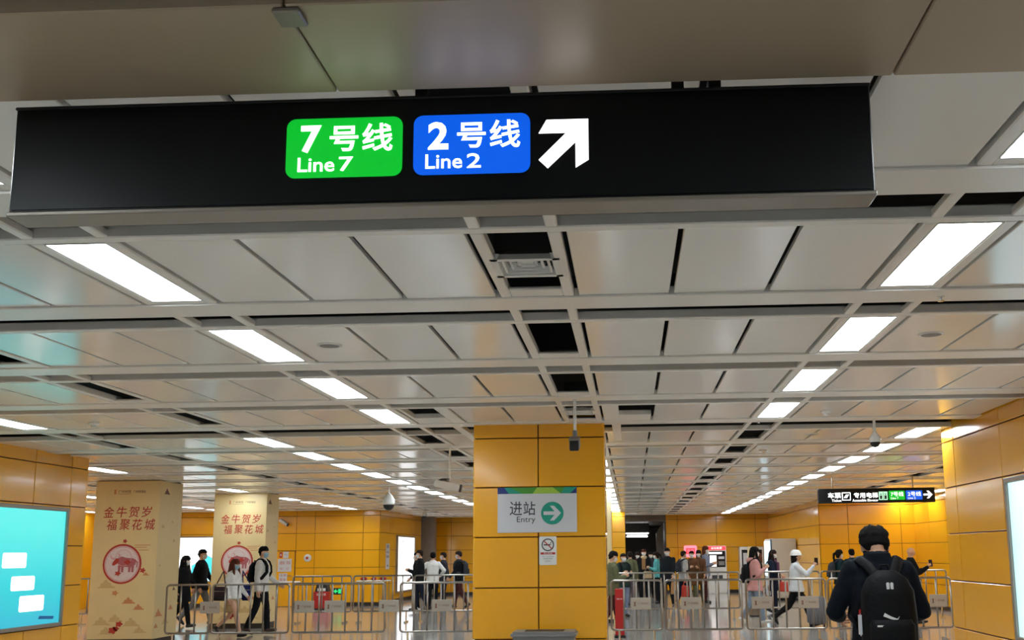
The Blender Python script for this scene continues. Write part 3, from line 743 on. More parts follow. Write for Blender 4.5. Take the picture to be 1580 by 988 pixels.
#@@BARR
# ------------------------------------------------------------------ queue barriers
def make_barrier(name, label, x0, x1, yb, group, gap=.24, top=1.06, bot=.2):
    b = thing(name, label, 'barrier', ((x0 + x1) / 2, yb, 0), group=group)
    h = (x1 - x0) / 2; r = .055
    pts = []
    for cx, cz, a0 in ((h - r, top - r, 0), (-h + r, top - r, 90), (-h + r, bot + r, 180), (h - r, bot + r, 270)):
        for k in range(5):
            a = math.radians(a0 + 22.5 * k); pts.append((cx + r * math.cos(a), 0, cz + r * math.sin(a)))
    pts.append(pts[0])
    MB().tube(pts, .019, 8, up=(0, 1, 0)).build('frame_tube', M['steel'], b, smooth=True)
    n = max(1, round((2 * h) / gap))
    me = MB().tube([(0, 0, bot), (0, 0, top)], .016, 6).mesh('upright_bar', True); me.materials.append(M['steel'])
    for i in range(1, n): obj('upright_bar', me, None, b, (-h + 2 * h * i / n, 0, 0))
    fm = MB(); fm.tube([(0, 0, .03), (0, 0, bot)], .018, 8); fm.rbox(-.025, .025, -.2, .2, 0, .035, .012, 2)
    fm = fm.mesh('foot', False); fm.materials.append(M['chrome'])
    for s in (-1, 1): obj('foot', fm, None, b, (s * (h - .14), 0, 0))
    return b
near = [(-8.45, -7.65, 'first from the cream column'), (-7.6, -6.19, 'in front of the walking couple'), (-6.12, -4.44, 'in the middle left of the column'), (-4.16, -2.45, 'ending behind the yellow column, left side')]
for a, b_, s in near: make_barrier('queue_barrier', 'near steel queue barrier ' + s, a, b_, 19, 'near row of steel queue barriers')
near = [(-.365, .53, 'starting right of the yellow column'), (.6, 1.95, 'second right of the yellow column'), (2.03, 3.43, 'in front of the girl in pink'), (3.48, 4.3, 'ending beside the backpack man'), (4.85, 5.62, 'in the corner by the right wall')]
for a, b_, s in near: make_barrier('queue_barrier', 'near steel queue barrier ' + s, a, b_, 19, 'near row of steel queue barriers')
far = [(-13.2, -11.7, 'seen left of the nearer poster column'), (-8.0, -6.6, 'just right of the farther poster column'), (-6.55, -5.15, 'in front of the dark jacketed group'), (-5.1, -3.7, 'beside the yellow column, left side'),
       (-.42, 1.0, 'behind the red stand'), (1.05, 2.5, 'left of the girl in pink'), (2.95, 4.35, 'behind the woman in the white cap'), (4.4, 5.8, 'behind the backpack man'), (5.85, 7.25, 'near the far right wall')]
for a, b_, s in far: make_barrier('queue_barrier', 'farther steel queue barrier ' + s, a, b_, 24.8, 'farther row of steel queue barriers', top=1.08, bot=.26)

def placard(label, x, yb, z0, w=.36, h=.21):
    p = thing('placard', label, 'placard', (x, yb - .026, z0), group='placards on the barriers')
    MB().cbox(-w / 2, w / 2, -.012, 0, 0, h, .004).build('board', mat('placard_pale', srgb(170, 162, 150), .4), p)
    plate([(-w * .36, h * .65), (-w * .24, h * .65), (-w * .27, h * .48), (-w * .24, h * .3), (-w * .36, h * .3), (-w * .33, h * .48)], -.012, .001, M['printbrown'], p, 'emblem')
    text('广州地铁', -w * .16, w * .36, h * .42, h * .6, -.012, M['printbrown'], p, 0)
    for s in (-1, 1): MB().box(s * w * .4 - .01, s * w * .4 + .01, 0, .03, h * .75, h * .85).build('clip', M['blackplastic'], p)
for x, s in ((-7.63, 'second from the cream column on near barriers'), (-5.9, 'on the near barrier by the red bin'), (-5.35, 'below the green exit marker on the near barrier'), (-4.36, 'left of the white shirted man on near barrier'), (-3.4, 'closest to the yellow column, left side'),
             (.16, 'nearest the red stand right of the column'), (1.05, 'under the brown coated pair on near barrier'), (2.3, 'across the legs of the girl in pink'), (3.12, 'in front of the grey suitcase')):
    placard('small pale operator placard ' + s, x, 19, .55)
placard('small pale operator placard on barrier by the far right wall', 5.38, 19, .56, .3)

# ------------------------------------------------------------------ stands, table, machines
def red_stand(label, x, yv, w, d, h, rz=0, words='进站须知'):
    t = thing('red_stand', label, 'stand', (x, yv, 0), rz)
    MB().cbox(-w / 2, w / 2, -d / 2, d / 2, .04, h, .008).build('panel_body', M['red'], t)
    MB().cbox(-w / 2 - .02, w / 2 + .02, -d / 2 - .03, d / 2 + .03, 0, .04, .008).build('base', M['blackplastic'], t)
    text(words, -w * .32, w * .32, h * .78, h * .78 + w * .16, -d / 2, M['white'], t, 0)
    return t
red_stand('narrow red stand beside the yellow column, at its right', -.23, 20.0, .17, .3, .885, words='提示')
t = red_stand('squat red bin with black and white top behind the left barriers', -9.1, 31.0, .45, .35, .52, words='请勿倚靠')
MB().prism([(-.2, .52), (.2, .52), (.14, .76), (-.14, .76)], 1, -.15, .15).build('black_top', M['blackplastic'], t)
MB().box(-.12, .12, -.155, -.15, .54, .62).build('white_plate', M['white'], t)
def table(label, x, yv, w, top, red):
    t = thing('folding_table', label, 'table', (x, yv, 0))
    MB().cbox(-w / 2, w / 2, -.25, .25, top - .03, top, .008).build('table_top', M['white'], t)
    for sx in (-1, 1):
        for sy in (-1, 1): MB().tube([(sx * (w / 2 - .05), sy * .2, 0), (sx * (w / 2 - .05), sy * .2, top - .03)], .014, 8).build('leg', M['steel'], t)
    return t
table('small white topped table behind the left barriers', -7.1, 29.0, .85, .88, 1)
for dx, w_, s in ((-.28, .2, 'left'), (0, .16, 'middle'), (.26, .2, 'right')):
    t = thing('red_bundle', 'small red bundle lying %s on the white table' % s, 'bundle', (-7.1 + dx, 29.0, .88))
    MB().rbox(-w_ / 2, w_ / 2, -.07, .07, 0, .08, .03, 3).build('wrap', M['red'], t, smooth=True); MB().rbox(-.02, .02, -.075, .075, .0, .086, .01, 2).build('tie', M['printdark'], t)
table('second small pale table near the service door', -9.95, 30.2, .7, .84, 0)
# ticket machine with red header
t = thing('ticket_machine', 'white ticket machine with a red lit header at the back wall', 'machine', (3.25, 40.6, 0))
MB().rbox(-.36, .36, -.3, .35, .0, 1.78, .02, 2).build('cabinet', M['white'], t)
hd = MB().box(-.34, .34, -.315, -.3, 1.62, 1.76).build('lit_header', M['e_red'], t); text('自动售票', -.2, .2, 1.65, 1.73, -.315, M['e_white2'], hd, 0)
MB().box(-.32, .32, -.312, -.3, .98, 1.58).build('fascia', M['screen'], t)
MB().box(-.27, -.02, -.318, -.312, 1.0, 1.42).build('lit_screen', M['e_white2'], t)
MB().box(-.3, .2, -.318, -.312, 1.47, 1.54).build('header_strip', M['e_white2'], t)
MB().box(.06, .28, -.318, -.312, 1.05, 1.2).build('keypad', M['grey'], t); MB().box(.06, .28, -.318, -.312, 1.28, 1.38).build('card_slot', M['lightgrey'], t)
MB().box(-.2, .2, -.31, -.3, .55, .68).build('ticket_tray', M['printdark'], t)
# pink lit sign stand
t = thing('sign_stand', 'pink lit sign on a post left of the ticket machine', 'sign', (2.26, 40.3, 0))
MB().rbox(-.245, .245, -.05, .05, 1.36, 1.8, .03, 2).build('lit_frame', M['e_pink'], t)
MB().box(-.17, .17, -.055, -.05, 1.48, 1.7).build('inner_panel', M['e_red'], t); text('充值', -.13, .13, 1.51, 1.67, -.056, M['e_pink'], t, 0)
MB().tube([(0, 0, .04), (0, 0, 1.37)], .03).build('post', M['steel'], t); MB().lathe([(.2, 0), (.2, .03), (.03, .05)], 20).build('base', M['steel'], t)
# white framed service machine
t = thing('service_machine', 'white framed service machine behind the girl in pink', 'machine', (4.58, 40.6, 0))
MB().rbox(-.45, .45, -.25, .35, 0, 1.73, .02, 2).build('cabinet', M['white'], t)
MB().box(-.38, .38, -.262, -.25, .95, 1.62).build('fascia', M['screen'], t); MB().box(-.33, .0, -.268, -.262, 1.05, 1.5).build('screen', M['lightgrey'], t); MB().box(.08, .3, -.268, -.262, 1.1, 1.35).build('panel', M['grey'], t)
# vending machine facing left
t = thing('vending_machine', 'tall pale vending machine seen side-on by the right side wall', 'machine', (4.86, 34.9, 0))
MB().rbox(-.36, .42, -.9, .9, .08, 1.95, .02, 2).build('cabinet', mat('vending_side', srgb(206, 198, 186), .4), t)
MB().box(-.385, -.36, -.86, .86, .75, 1.88).build('lit_window', mat('vending_glow', srgb(190, 225, 240), .3, emit=1.0, emit_col=srgb(200, 232, 245)), t)
MB().cbox(-.40, -.36, -.9, -.85, .1, 1.93, .005).build('door_edge', mat('vending_blue', srgb(60, 92, 120), .3), t)
MB().box(-.38, -.36, -.86, .86, .12, .72).build('lower_door', M['lightgrey'], t)
for yy in (-.7, .7): MB().box(-.3, .35, yy - .05, yy + .05, 0, .08).build('foot', M['blackplastic'], t)
t = thing('info_board', 'beige panel board between service machine and vending machine', 'board', (4.2, 36.6, 0))
MB().cbox(-.19, .19, -.03, .03, .35, 1.72, .01).build('board', M['cream'], t)
for s in (-.15, .15): MB().tube([(s, 0, 0), (s, 0, .36)], .015).build('leg', M['steel'], t)
t = thing('grey_bin', 'grey steel litter bin behind the near barrier by the suitcase', 'bin', (2.98, 25.9, 0))
MB().lathe([(.16, .03), (.17, .04), (.17, .68), (.16, .7)], 22).build('body', M['steel'], t, smooth=False); MB().lathe([(.175, .68), (.175, .74), (.12, .78), (0, .785)], 22).build('lid', M['grey'], t); MB().lathe([(.15, 0), (.15, .03)], 20).build('base', M['blackplastic'], t)
#@@PEOPLE
# ------------------------------------------------------------------ people
SK = mat('skin', srgb(206, 160, 132), .5, vary=.08, scale=12)
SK2 = mat('skin_tan', srgb(180, 132, 104), .5, vary=.08, scale=12)
HAIR = {'black': mat('hair_black', srgb(20, 18, 18), .88, spec=.15, vary=.3, scale=60, bump=.3), 'brown': mat('hair_brown', srgb(88, 48, 34), .88, spec=.15, vary=.25, scale=60, bump=.3),
        'dark': mat('hair_dark_brown', srgb(40, 30, 26), .88, spec=.15, vary=.3, scale=60, bump=.3)}
EYE = mat('eye_dark', srgb(18, 14, 12), .2)
LIP = mat('lips', srgb(168, 96, 86), .5)
MASKB = mat('mask_blue', srgb(150, 190, 210), .7, vary=.04)
MASKW = mat('mask_white', srgb(222, 226, 228), .7, vary=.03)

def lerp(a, b, t): return a + (b - a) * t
def dense(path, rad, step=.035):
    P, R = [Vector(path[0])], [rad[0]]
    for i in range(len(path) - 1):
        a, b = Vector(path[i]), Vector(path[i + 1]); n = max(1, int((b - a).length / step))
        for k in range(1, n + 1): P.append(a.lerp(b, k / n)); R.append(lerp(rad[i], rad[i + 1], k / n))
    return P, R
def limb(path, rad, n=14, sx=1.0, up=None):
    P, R = dense(path, rad)
    d0 = (P[0] - P[1]).normalized(); d1 = (P[-1] - P[-2]).normalized()
    pre = [(P[0] + d0 * R[0] * math.sin(a), R[0] * math.cos(a)) for a in (1.35, .9, .45)]
    post = [(P[-1] + d1 * R[-1] * math.sin(a), R[-1] * math.cos(a)) for a in (.45, .9, 1.35)]
    P = [p for p, r in pre] + P + [p for p, r in post]; R = [r for p, r in pre] + R + [r for p, r in post]
    m = MB().tube(P, R, n, sx, up); return m.v, m.f
def loft(rings, n=22, step=.03):
    """rings: (z, rx, ry, xoff, yoff); super-elliptic slices"""
    R = [rings[0]]
    for a, b in zip(rings[:-1], rings[1:]):
        k = max(1, int(abs(b[0] - a[0]) / step))
        for i in range(1, k + 1):
            t = i / k; R.append(tuple(lerp(u, v, t) for u, v in zip(a, b)))
    V = []
    for z, rx, ry, xo, yo in R:
        for k in range(n):
            w = 2 * PI * k / n; c, s = math.cos(w), math.sin(w); e = .86
            V.append((xo + rx * math.copysign(abs(c) ** e, c), yo + ry * math.copysign(abs(s) ** e, s), z))
    F = [(i * n + k, i * n + (k + 1) % n, (i + 1) * n + (k + 1) % n, (i + 1) * n + k) for i in range(len(R) - 1) for k in range(n)]
    F.append(tuple(range(n - 1, -1, -1))); F.append(tuple((len(R) - 1) * n + k for k in range(n)))
    return V, F

def head_r(u):           # u: -1 chin .. 1 crown -> (width, front, back) factors
    if u < 0: k = math.sqrt(max(0, 1 - u * u)); return (.55 * k + .43 * (1 + u) * 1.0 if u > -.98 else .25, k * .92 + .06, k * .8)
    k = math.sqrt(max(0, 1 - u * u)); return (k * .98, k * .96, k)
def head_point(th, u, off=0, s=1.0):
    w, f, b = head_r(u)
    c, sn = math.sin(th), math.cos(th)      # th = 0 is the face
    return Vector((c * (.080 * w + off), sn * ((.098 * f if sn > 0 else .10 * b) + off), u * (.115 + off))) * s

def person(label, x, y, rz, H, top, bottom, shoe, hair=('black', 'short'), mask=MASKW, stride=0, lead=1, arms=((8, 8, 15), (-8, 8, 15)), hem=.80, bulk=1.0, sink=0, hs=.95,
           skirt=None, turn=0, nod=0, voxel=.014, skin=SK, bare_arm=False, collar=None, group='people in the station', hood=False, lean=0):
    """facing local +Y; arms: (left, right) of (swing forward, out, elbow bend[, inward])"""
    s = H / 1.7
    mats = [skin, top, bottom, shoe]; pr = []
    def put(vf, m): pr.append((vf[0], vf[1], m))
    # legs
    L1, L2 = .40, .40
    low = 9
    legs = []
    for sd in (-1, 1):
        if stride:
            a = math.radians(stride if sd == lead else -stride * .85); kb = math.radians(8 if sd == lead else stride * 1.25)
        else: a, kb = math.radians(2 * sd), math.radians(4)
        hip = Vector((sd * .088, 0, .885))
        knee = hip + Vector((sd * .004, math.sin(a) * L1, -math.cos(a) * L1))
        ank = knee + Vector((sd * .004, math.sin(a - kb) * L2, -math.cos(a - kb) * L2))
        fp = (a - kb) if (stride and sd != lead) else (math.radians(10) if stride else 0)
        legs.append((sd, hip, knee, ank, fp))
        toe = ank + Vector((0, math.cos(fp) * .17, math.sin(fp) * .17 - .05))
        low = min(low, ank.z - .085 * math.cos(fp), toe.z - .03)
    for sd, hip, knee, ank, fp in legs:
        hip, knee, ank = (Vector((p.x, p.y, p.z - low)) for p in (hip, knee, ank))
        bare = skirt is not None
        if bare: put(limb([hip, knee, knee.lerp(ank, .35), ank], [.082, .052, .054, .034], 14), 0)
        else: put(limb([hip, hip.lerp(knee, .5), knee, knee.lerp(ank, .35), ank], [.095 * bulk, .082 * bulk, .066 * bulk, .064 * bulk, .052], 14), 2)
        f = Vector((sd * .12, math.cos(fp), math.sin(fp))).normalized(); dn = Vector((0, math.sin(fp), -math.cos(fp)))
        heel = ank - f * .045 + dn * .045; ball = ank + f * .10 + dn * .052; tip = ank + f * .165 + dn * .056
        put(limb([ank, ank + dn * .03], [.047, .05], 12), 3)
        put(limb([heel, ank + f * .03 + dn * .045, ball, tip], [.038, .042, .04, .028], 14, 1.05), 3)
    dz = -low
    Z = lambda z: z + dz
    # torso / jacket
    b = bulk
    if skirt is not None:
        put(loft([(Z(skirt), .165, .135, 0, 0), (Z(.85), .172, .125, 0, 0), (Z(.98), .142, .105, 0, 0)]), 2)
    else: put(loft([(Z(.80), .13, .1, 0, 0), (Z(.87), .168, .118, 0, 0), (Z(.98), .155, .108, 0, 0)]), 2)
    ln = math.tan(math.radians(lean))
    yo = lambda z: max(0, z - .9) * ln
    fl_ = 1.18 if stride >= 14 else 1.0
    put(loft([(Z(hem), .187 * b, .14 * b * fl_, 0, yo(hem)), (Z(hem + .03), .189 * b, .142 * b * fl_, 0, yo(hem)), (Z(1.05), .168 * b, .126 * b, 0, yo(1.05)), (Z(1.2), .178 * b, .13 * b, 0, yo(1.2)), (Z(1.32), .186 * b, .124 * b, 0, yo(1.32)),
              (Z(1.385), .172 * b, .105 * b, 0, yo(1.385)), (Z(1.425), .128, .09, 0, yo(1.43)), (Z(1.465), .078, .074, 0, yo(1.455))]), 1)
    if collar: put(loft([(Z(1.43), .096, .09, 0, yo(1.44)), (Z(1.47), .084, .084, 0, yo(1.48)), (Z(1.49), .08, .08, 0, yo(1.5))]), 1)
    if hood: put(limb([(-.1, -.06, Z(1.44)), (-.05, -.115, Z(1.42)), (.05, -.115, Z(1.42)), (.1, -.06, Z(1.44))], [.04, .055, .055, .04]), 1)
    hy = yo(1.5)
    put(limb([(0, hy - .005, Z(1.42)), (0, hy + .005, Z(1.52))], [.056, .052]), 0)
    # head
    hc = Vector((0, hy + .018 + sink * .6, Z(1.585) - sink + (hs - 1) * .06)); RM = (Matrix.Rotation(math.radians(turn), 3, 'Z') @ Matrix.Rotation(math.radians(-nod), 3, 'X')) * hs
    hv, n, mm = [], 22, 16
    for i in range(mm + 1):
        u = -1 + 2 * i / mm
        for k in range(n): hv.append(hc + RM @ head_point(2 * PI * k / n, max(-.995, min(.995, u))))
    hf = [(i * n + k, (i + 1) * n + k, (i + 1) * n + (k + 1) % n, i * n + (k + 1) % n) for i in range(mm) for k in range(n)]
    hf.append(tuple(range(n))); hf.append(tuple(mm * n + k for k in range(n - 1, -1, -1)))
    put((hv, hf), 0)
    def at_head(v): return hc + RM @ Vector(v)
    put(limb([at_head((0, .092, .01)), at_head((0, .108, -.022))], [.010, .014], 8), 0)
    for sd in (-1, 1): put(limb([at_head((sd * .083, -.008, .018)), at_head((sd * .086, -.002, -.026))], [.017, .012], 8), 0)
    # arms
    hands = []; HV, HF = [], []
    for sd, am in zip((-1, 1), arms):
        sw, out, bend = (math.radians(v) for v in am[:3]); inn = math.radians(am[3]) if len(am) > 3 else 0
        sh = Vector((sd * .162 * b, yo(1.38), Z(1.375)))
        d1 = Vector((sd * math.sin(out), math.sin(sw) * math.cos(out), -math.cos(sw) * math.cos(out)))
        el = sh + d1 * .285
        d2 = Vector((sd * (math.sin(out) * .5) - sd * math.sin(inn), math.sin(sw + bend), -math.cos(sw + bend))).normalized()
        wr = el + d2 * .245
        k = .068 * (b ** .5)
        if bare_arm:
            put(limb([sh, sh.lerp(el, .55)], [k, .06], 14), 1); put(limb([sh.lerp(el, .5), el, wr], [.044, .04, .028], 12), 0)
        else:
            put(limb([sh, sh.lerp(el, .5), el, el.lerp(wr, .5), wr - d2 * .01], [k, .062 * b, .055 * b, .05 * b, .041], 14), 1)
            put(limb([wr - d2 * .03, wr + d2 * .02], [.029, .027], 10), 0)
        # hand: palm, four fingers, thumb
        nrm = Vector((-sd, 0, 0)); nrm = (nrm - d2 * nrm.dot(d2)).normalized()
        acr = d2.cross(nrm).normalized()
        if acr.y < 0 and bend < 1.0: acr = -acr
        pm = MB()
        pm.tube([wr - d2 * .01, wr + d2 * .03, wr + d2 * .07, wr + d2 * .092], [.02, .034, .038, .03], 10, .45, up=nrm)
        curl = .55 if bend < 1.2 else .9
        for j in range(4):
            ln_ = (.068, .078, .074, .058)[j]
            p0 = wr + d2 * .085 + acr * (.026 - .0175 * j)
            p1 = p0 + (d2 * math.cos(curl * .5) + nrm * math.sin(curl * .5)) * ln_ * .5
            p2 = p1 + (d2 * math.cos(curl * 1.6) + nrm * math.sin(curl * 1.6)) * ln_ * .5
            pm.tube([p0 - d2 * .012, p0, p1, p2], [.009, .0092, .0085, .0065], 7)
        p0 = wr + d2 * .028 + acr * .03; p1 = p0 + (d2 * .7 + acr * .55 + nrm * .45).normalized() * .038; p2 = p1 + (d2 + nrm * .6).normalized() * .03
        pm.tube([p0 - acr * .012, p0, p1, p2], [.011, .0115, .0098, .0075], 7)
        o_ = len(HV); HV += [Vector(v) for v in pm.v]; HF += [tuple(i + o_ for i in q_) for q_ in pm.f]
        hands.append((wr + d2 * .09, d2, nrm))
    # fuse into one surface
    V, F, LB_ = [], [], []
    for v, f, m in pr:
        o_ = len(V); V += [Vector(q_) * s for q_ in v]; F += [tuple(i + o_ for i in q_) for q_ in f]; LB_ += [m] * len(v)
    me = bpy.data.meshes.new('body_source'); me.from_pydata(V, [], F)
    tmp = bpy.data.objects.new('body_source', me); COL.objects.link(tmp)
    md = tmp.modifiers.new('r', 'REMESH'); md.mode = 'VOXEL'; md.voxel_size = voxel
    sm = tmp.modifiers.new('s', 'SMOOTH'); sm.iterations = 2; sm.factor = .5
    dg = bpy.context.evaluated_depsgraph_get(); body = bpy.data.meshes.new_from_object(tmp.evaluated_get(dg))
    bpy.data.objects.remove(tmp); bpy.data.meshes.remove(me)
    for m in mats: body.materials.append(m)
    trees = []
    for mi in range(4):
        tv, tf = [], []
        for v, f, m in pr:
            if m == mi:
                o_ = len(tv); tv += [Vector(q_) * s for q_ in v]; tf += [tuple(i + o_ for i in q_) for q_ in f]
        if tv: trees.append((mi, BVHTree.FromPolygons(tv, tf)))
    idx = []
    for pl in body.polygons:
        c_ = pl.center; best, bi = 9, 0
        for mi, tr in trees:
            hit = tr.find_nearest(c_, best)
            if hit[3] is not None and hit[3] < best: best, bi = hit[3], mi
        idx.append(bi)
    bm = bmesh.new(); bm.from_mesh(body)
    for f, i in zip(bm.faces, idx): f.material_index = i
    nv = [bm.verts.new(v * s) for v in HV]
    for q_ in HF:
        f = bm.faces.new([nv[i] for i in q_]); f.material_index = 0
    bmesh.ops.recalc_face_normals(bm, faces=bm.faces[-len(HF):])
    nb = len(bm.verts) - len(HV)
    bm.verts.ensure_lookup_table(); bm.normal_update()
    for v in bm.verts[:nb]:
        if all(f.material_index in (1, 2) for f in v.link_faces):
            q_ = v.co + Vector((x * 1.7, y * .9, 0))
            w_ = .007 * noise.noise(Vector((q_.x * 7, q_.y * 7, q_.z * 11))) + .004 * noise.noise(Vector((q_.x * 16 + q_.z * 9, q_.y * 16, q_.z * 22)))
            v.co += v.normal * w_
    for f in bm.faces: f.smooth = True
    bm.to_mesh(body); bm.free(); body.name = 'body'
    P = thing('person', label, 'person', (x, y, 0), rz, group)
    obj('body', body, None, P)
    # eyes, mouth, mask, hair
    for sd in (-1, 1): MB().ell(at_head((sd * .031, .087, .012)) * s, .011, .006, .006, 10, 6).build('eye', EYE, P, smooth=True)
    if mask is None: MB().ell(at_head((0, .083, -.058)) * s, .022, .008, .006, 12, 6).build('mouth', LIP, P, smooth=True)
    else:
        mv, R_, C_ = [], 8, 13
        for i in range(R_):
            u = -.93 + .93 * i / (R_ - 1)
            for k in range(C_):
                th = math.radians(-72 + 144 * k / (C_ - 1)); bul = .006 + .014 * max(0, math.cos(th * 1.6)) * math.sin(PI * (i + .5) / R_)
                mv.append((hc + RM @ head_point(th, u, bul)) * s)
        mf = [(i * C_ + k, i * C_ + k + 1, (i + 1) * C_ + k + 1, (i + 1) * C_ + k) for i in range(R_ - 1) for k in range(C_ - 1)]
        o = MB().add(mv, mf).build('face_mask', mask, P, smooth=True)
        so = o.modifiers.new('t', 'SOLIDIFY'); so.thickness = .004
    hcol, hst = HAIR.get(hair[0]), hair[1]
    if hst != 'none':
        hm = MB(); n, mm = (44, 24) if y < 23 else (26, 14); V = []
        front = .30 if hst in ('short', 'crop') else .22
        rnd = random.Random(sum(map(ord, label)))
        ph = [rnd.uniform(0, 6) for _ in range(4)]
        for i in range(mm + 1):
            u = -1 + 2 * i / mm
            for k in range(n):
                th = 2 * PI * k / n; fc = math.cos(th)
                lowcut = -.55 if hst == 'short' else (-.42 if hst == 'crop' else -.75)
                off = .014 + .002 * math.sin(5 * th + ph[0]) + .0015 * math.sin(9 * th + 7 * u + ph[1])
                if hst in ('long', 'tail', 'bob'): off += .006
                if u > .45: off += .008
                off += .006 * noise.noise(Vector((math.sin(th) * 4, math.cos(th) * 4, u * 4 + ph[2]))) + .006 * noise.noise(Vector((math.sin(th) * 13, math.cos(th) * 13, u * 9 + ph[3])))
                if hst == 'crop': off += .005 * abs(math.sin(th)) + (.006 if u > 0 else 0)
                edge = lerp(lowcut, front, max(0, min(1, (fc + (.8 if hst in ('short', 'crop') else .35)) / (1.1 if hst in ('short', 'crop') else .8))))
                if u < edge: off = -.02
                V.append((hc + RM @ head_point(th, max(-.99, min(.995, u)), off)) * s)
        hm.add(V, [(i * n + k, i * n + (k + 1) % n, (i + 1) * n + (k + 1) % n, (i + 1) * n + k) for i in range(mm) for k in range(n)] + [tuple(range(n - 1, -1, -1)), tuple(mm * n + k for k in range(n))])
        if hst == 'long':
            lv, lf = loft([(-.34, .065, .025, 0, -.135), (-.22, .098, .045, 0, -.115), (-.08, .1, .06, 0, -.07), (.03, .092, .07, 0, -.05), (.08, .07, .06, 0, -.04)], 18)
            hm.add([(Matrix.Rotation(math.radians(turn), 3, 'Z') @ Vector(v) + hc) * s for v in lv], lf)
            for sd in (-1, 1):
                lv, lf = limb([(sd * .082, .01, .06), (sd * .09, .03, -.06), (sd * .1, .05, -.2), (sd * .09, .075, -.3)], [.022, .028, .026, .012], 10)
                hm.add([(Matrix.Rotation(math.radians(turn), 3, 'Z') @ Vector(v) + hc) * s for v in lv], lf)
        if hst == 'bob':
            lv, lf = loft([(-.14, .088, .05, 0, -.06), (-.05, .1, .07, 0, -.045), (.05, .088, .075, 0, -.035)], 18)
            hm.add([(Matrix.Rotation(math.radians(turn), 3, 'Z') @ Vector(v) + hc) * s for v in lv], lf)
        if hst == 'tail':
            lv, lf = limb([(0, -.1, .05), (0, -.15, .02), (0, -.16, -.1), (0, -.14, -.2)], [.025, .032, .03, .01], 10)
            hm.add([(Matrix.Rotation(math.radians(turn), 3, 'Z') @ Vector(v) + hc) * s for v in lv], lf)
        hm.build('hair', hcol, P, smooth=True)
    P.rotation_euler = (0, 0, rz)
    R3 = Matrix.Rotation(rz, 3, 'Z'); O3 = Vector((x, y, 0))
    info = dict(obj=P, s=s, dz=dz, head=(O3 + R3 @ (hc * s)), hands=[(O3 + R3 @ (p * s), R3 @ d_, R3 @ n_) for p, d_, n_ in hands], R=R3, O=O3, RM=RM, hc=hc, rz=rz)
    return info

def backpack(label, p, m, w=.3, h=.42, d=.15, zc=1.22, strap=True, back=.125, detail=False):
    s = p['s']
    t = thing('backpack', label, 'backpack', p['O'][:], p['rz'])
    dz = p['dz']; z0, z1 = zc - h / 2 + dz, zc + h / 2 + dz
    y1 = -back; S_ = lambda v: tuple(c * s for c in v)
    rings = [(z0, w * .44, d * .40, 0, y1 - d / 2), (z0 + .04, w * .5, d * .5, 0, y1 - d / 2), (z0 + h * .5, w * .5, d * .5, 0, y1 - d / 2), (z1 - h * .22, w * .47, d * .46, 0, y1 - d * .48), (z1 - .05, w * .36, d * .36, 0, y1 - d * .42), (z1, w * .18, d * .2, 0, y1 - d * .35)]
    v, f = loft(rings, 24); mb = MB(); mb.add([S_(q_) for q_ in v], f); mb.build('pack_body', m, t, smooth=True)
    rings = [(z0 + .03, w * .36, d * .2, 0, y1 - d * .95), (z0 + .06, w * .4, d * .26, 0, y1 - d * .95), (z0 + h * .42, w * .4, d * .24, 0, y1 - d * .93), (z0 + h * .48, w * .34, d * .16, 0, y1 - d * .9)]
    v, f = loft(rings, 20); mb = MB(); mb.add([S_(q_) for q_ in v], f); mb.build('front_pocket', m, t, smooth=True)
    if strap:
        for sd in (-1, 1):
            pth = [(sd * .045, y1 - .045, z1 - .05), (sd * .085, y1 + .012, 1.405 + dz), (sd * .125, -.045, 1.45 + dz), (sd * .13, .04, 1.445 + dz), (sd * .13, .1, 1.4 + dz), (sd * .12, .138, 1.32 + dz), (sd * .135, .145, 1.2 + dz), (sd * .18, .06, 1.08 + dz), (sd * .17, -.08, 1.05 + dz)]
            P_, R_ = dense(pth, [.028] * len(pth), .05)
            mb = MB().tube([S_(q_) for q_ in P_], [.033 * s] * len(P_), 8, .3, up=(0, -1, 0)); mb.build('strap', m, t, smooth=True)
    mb = MB().tube([S_(q_) for q_ in ((-.03, y1 - .03, z1 - .02), (-.02, y1 - .03, z1 + .03), (.02, y1 - .03, z1 + .03), (.03, y1 - .03, z1 - .02))], .008, 6); mb.build('grab_handle', m, t, smooth=True)
    return t, S_, (z0, z1, y1, d, w)
def shoulder_bag(label, p, m, sd=-1, w=.3, h=.24, d=.12, z=.95, yoff=-.05, strapz=1.42):
    s, dz = p['s'], p['dz']; t = thing('handbag', label, 'bag', p['O'][:], p['rz'])
    X = sd * (.24 + d / 2)
    mb = MB(); mb.rbox((X - d / 2) * s, (X + d / 2) * s, (yoff - w / 2) * s, (yoff + w / 2) * s, (z - h / 2 + dz) * s, (z + h / 2 + dz) * s, .03, 3); mb.build('bag_body', m, t, smooth=True)
    pth = [(X, yoff - w * .4, z + h / 2 + dz - .02), (sd * .16, yoff - .03, strapz + .04 + dz), (X, yoff + w * .4, z + h / 2 + dz - .02)]
    P_, R_ = dense(pth, [.012] * 3, .05); MB().tube([tuple(c * s for c in q_) for q_ in P_], .011, 6).build('strap', m, t, smooth=True)
    mb = MB(); mb.cbox((X - d / 2 - .004) * s, (X + d / 2 + .004) * s, (yoff - w * .42) * s, (yoff + w * .42) * s, (z + h * .15 + dz) * s, (z + h * .2 + dz) * s, .003); mb.build('zip_line', M['steel'], t)
    return t
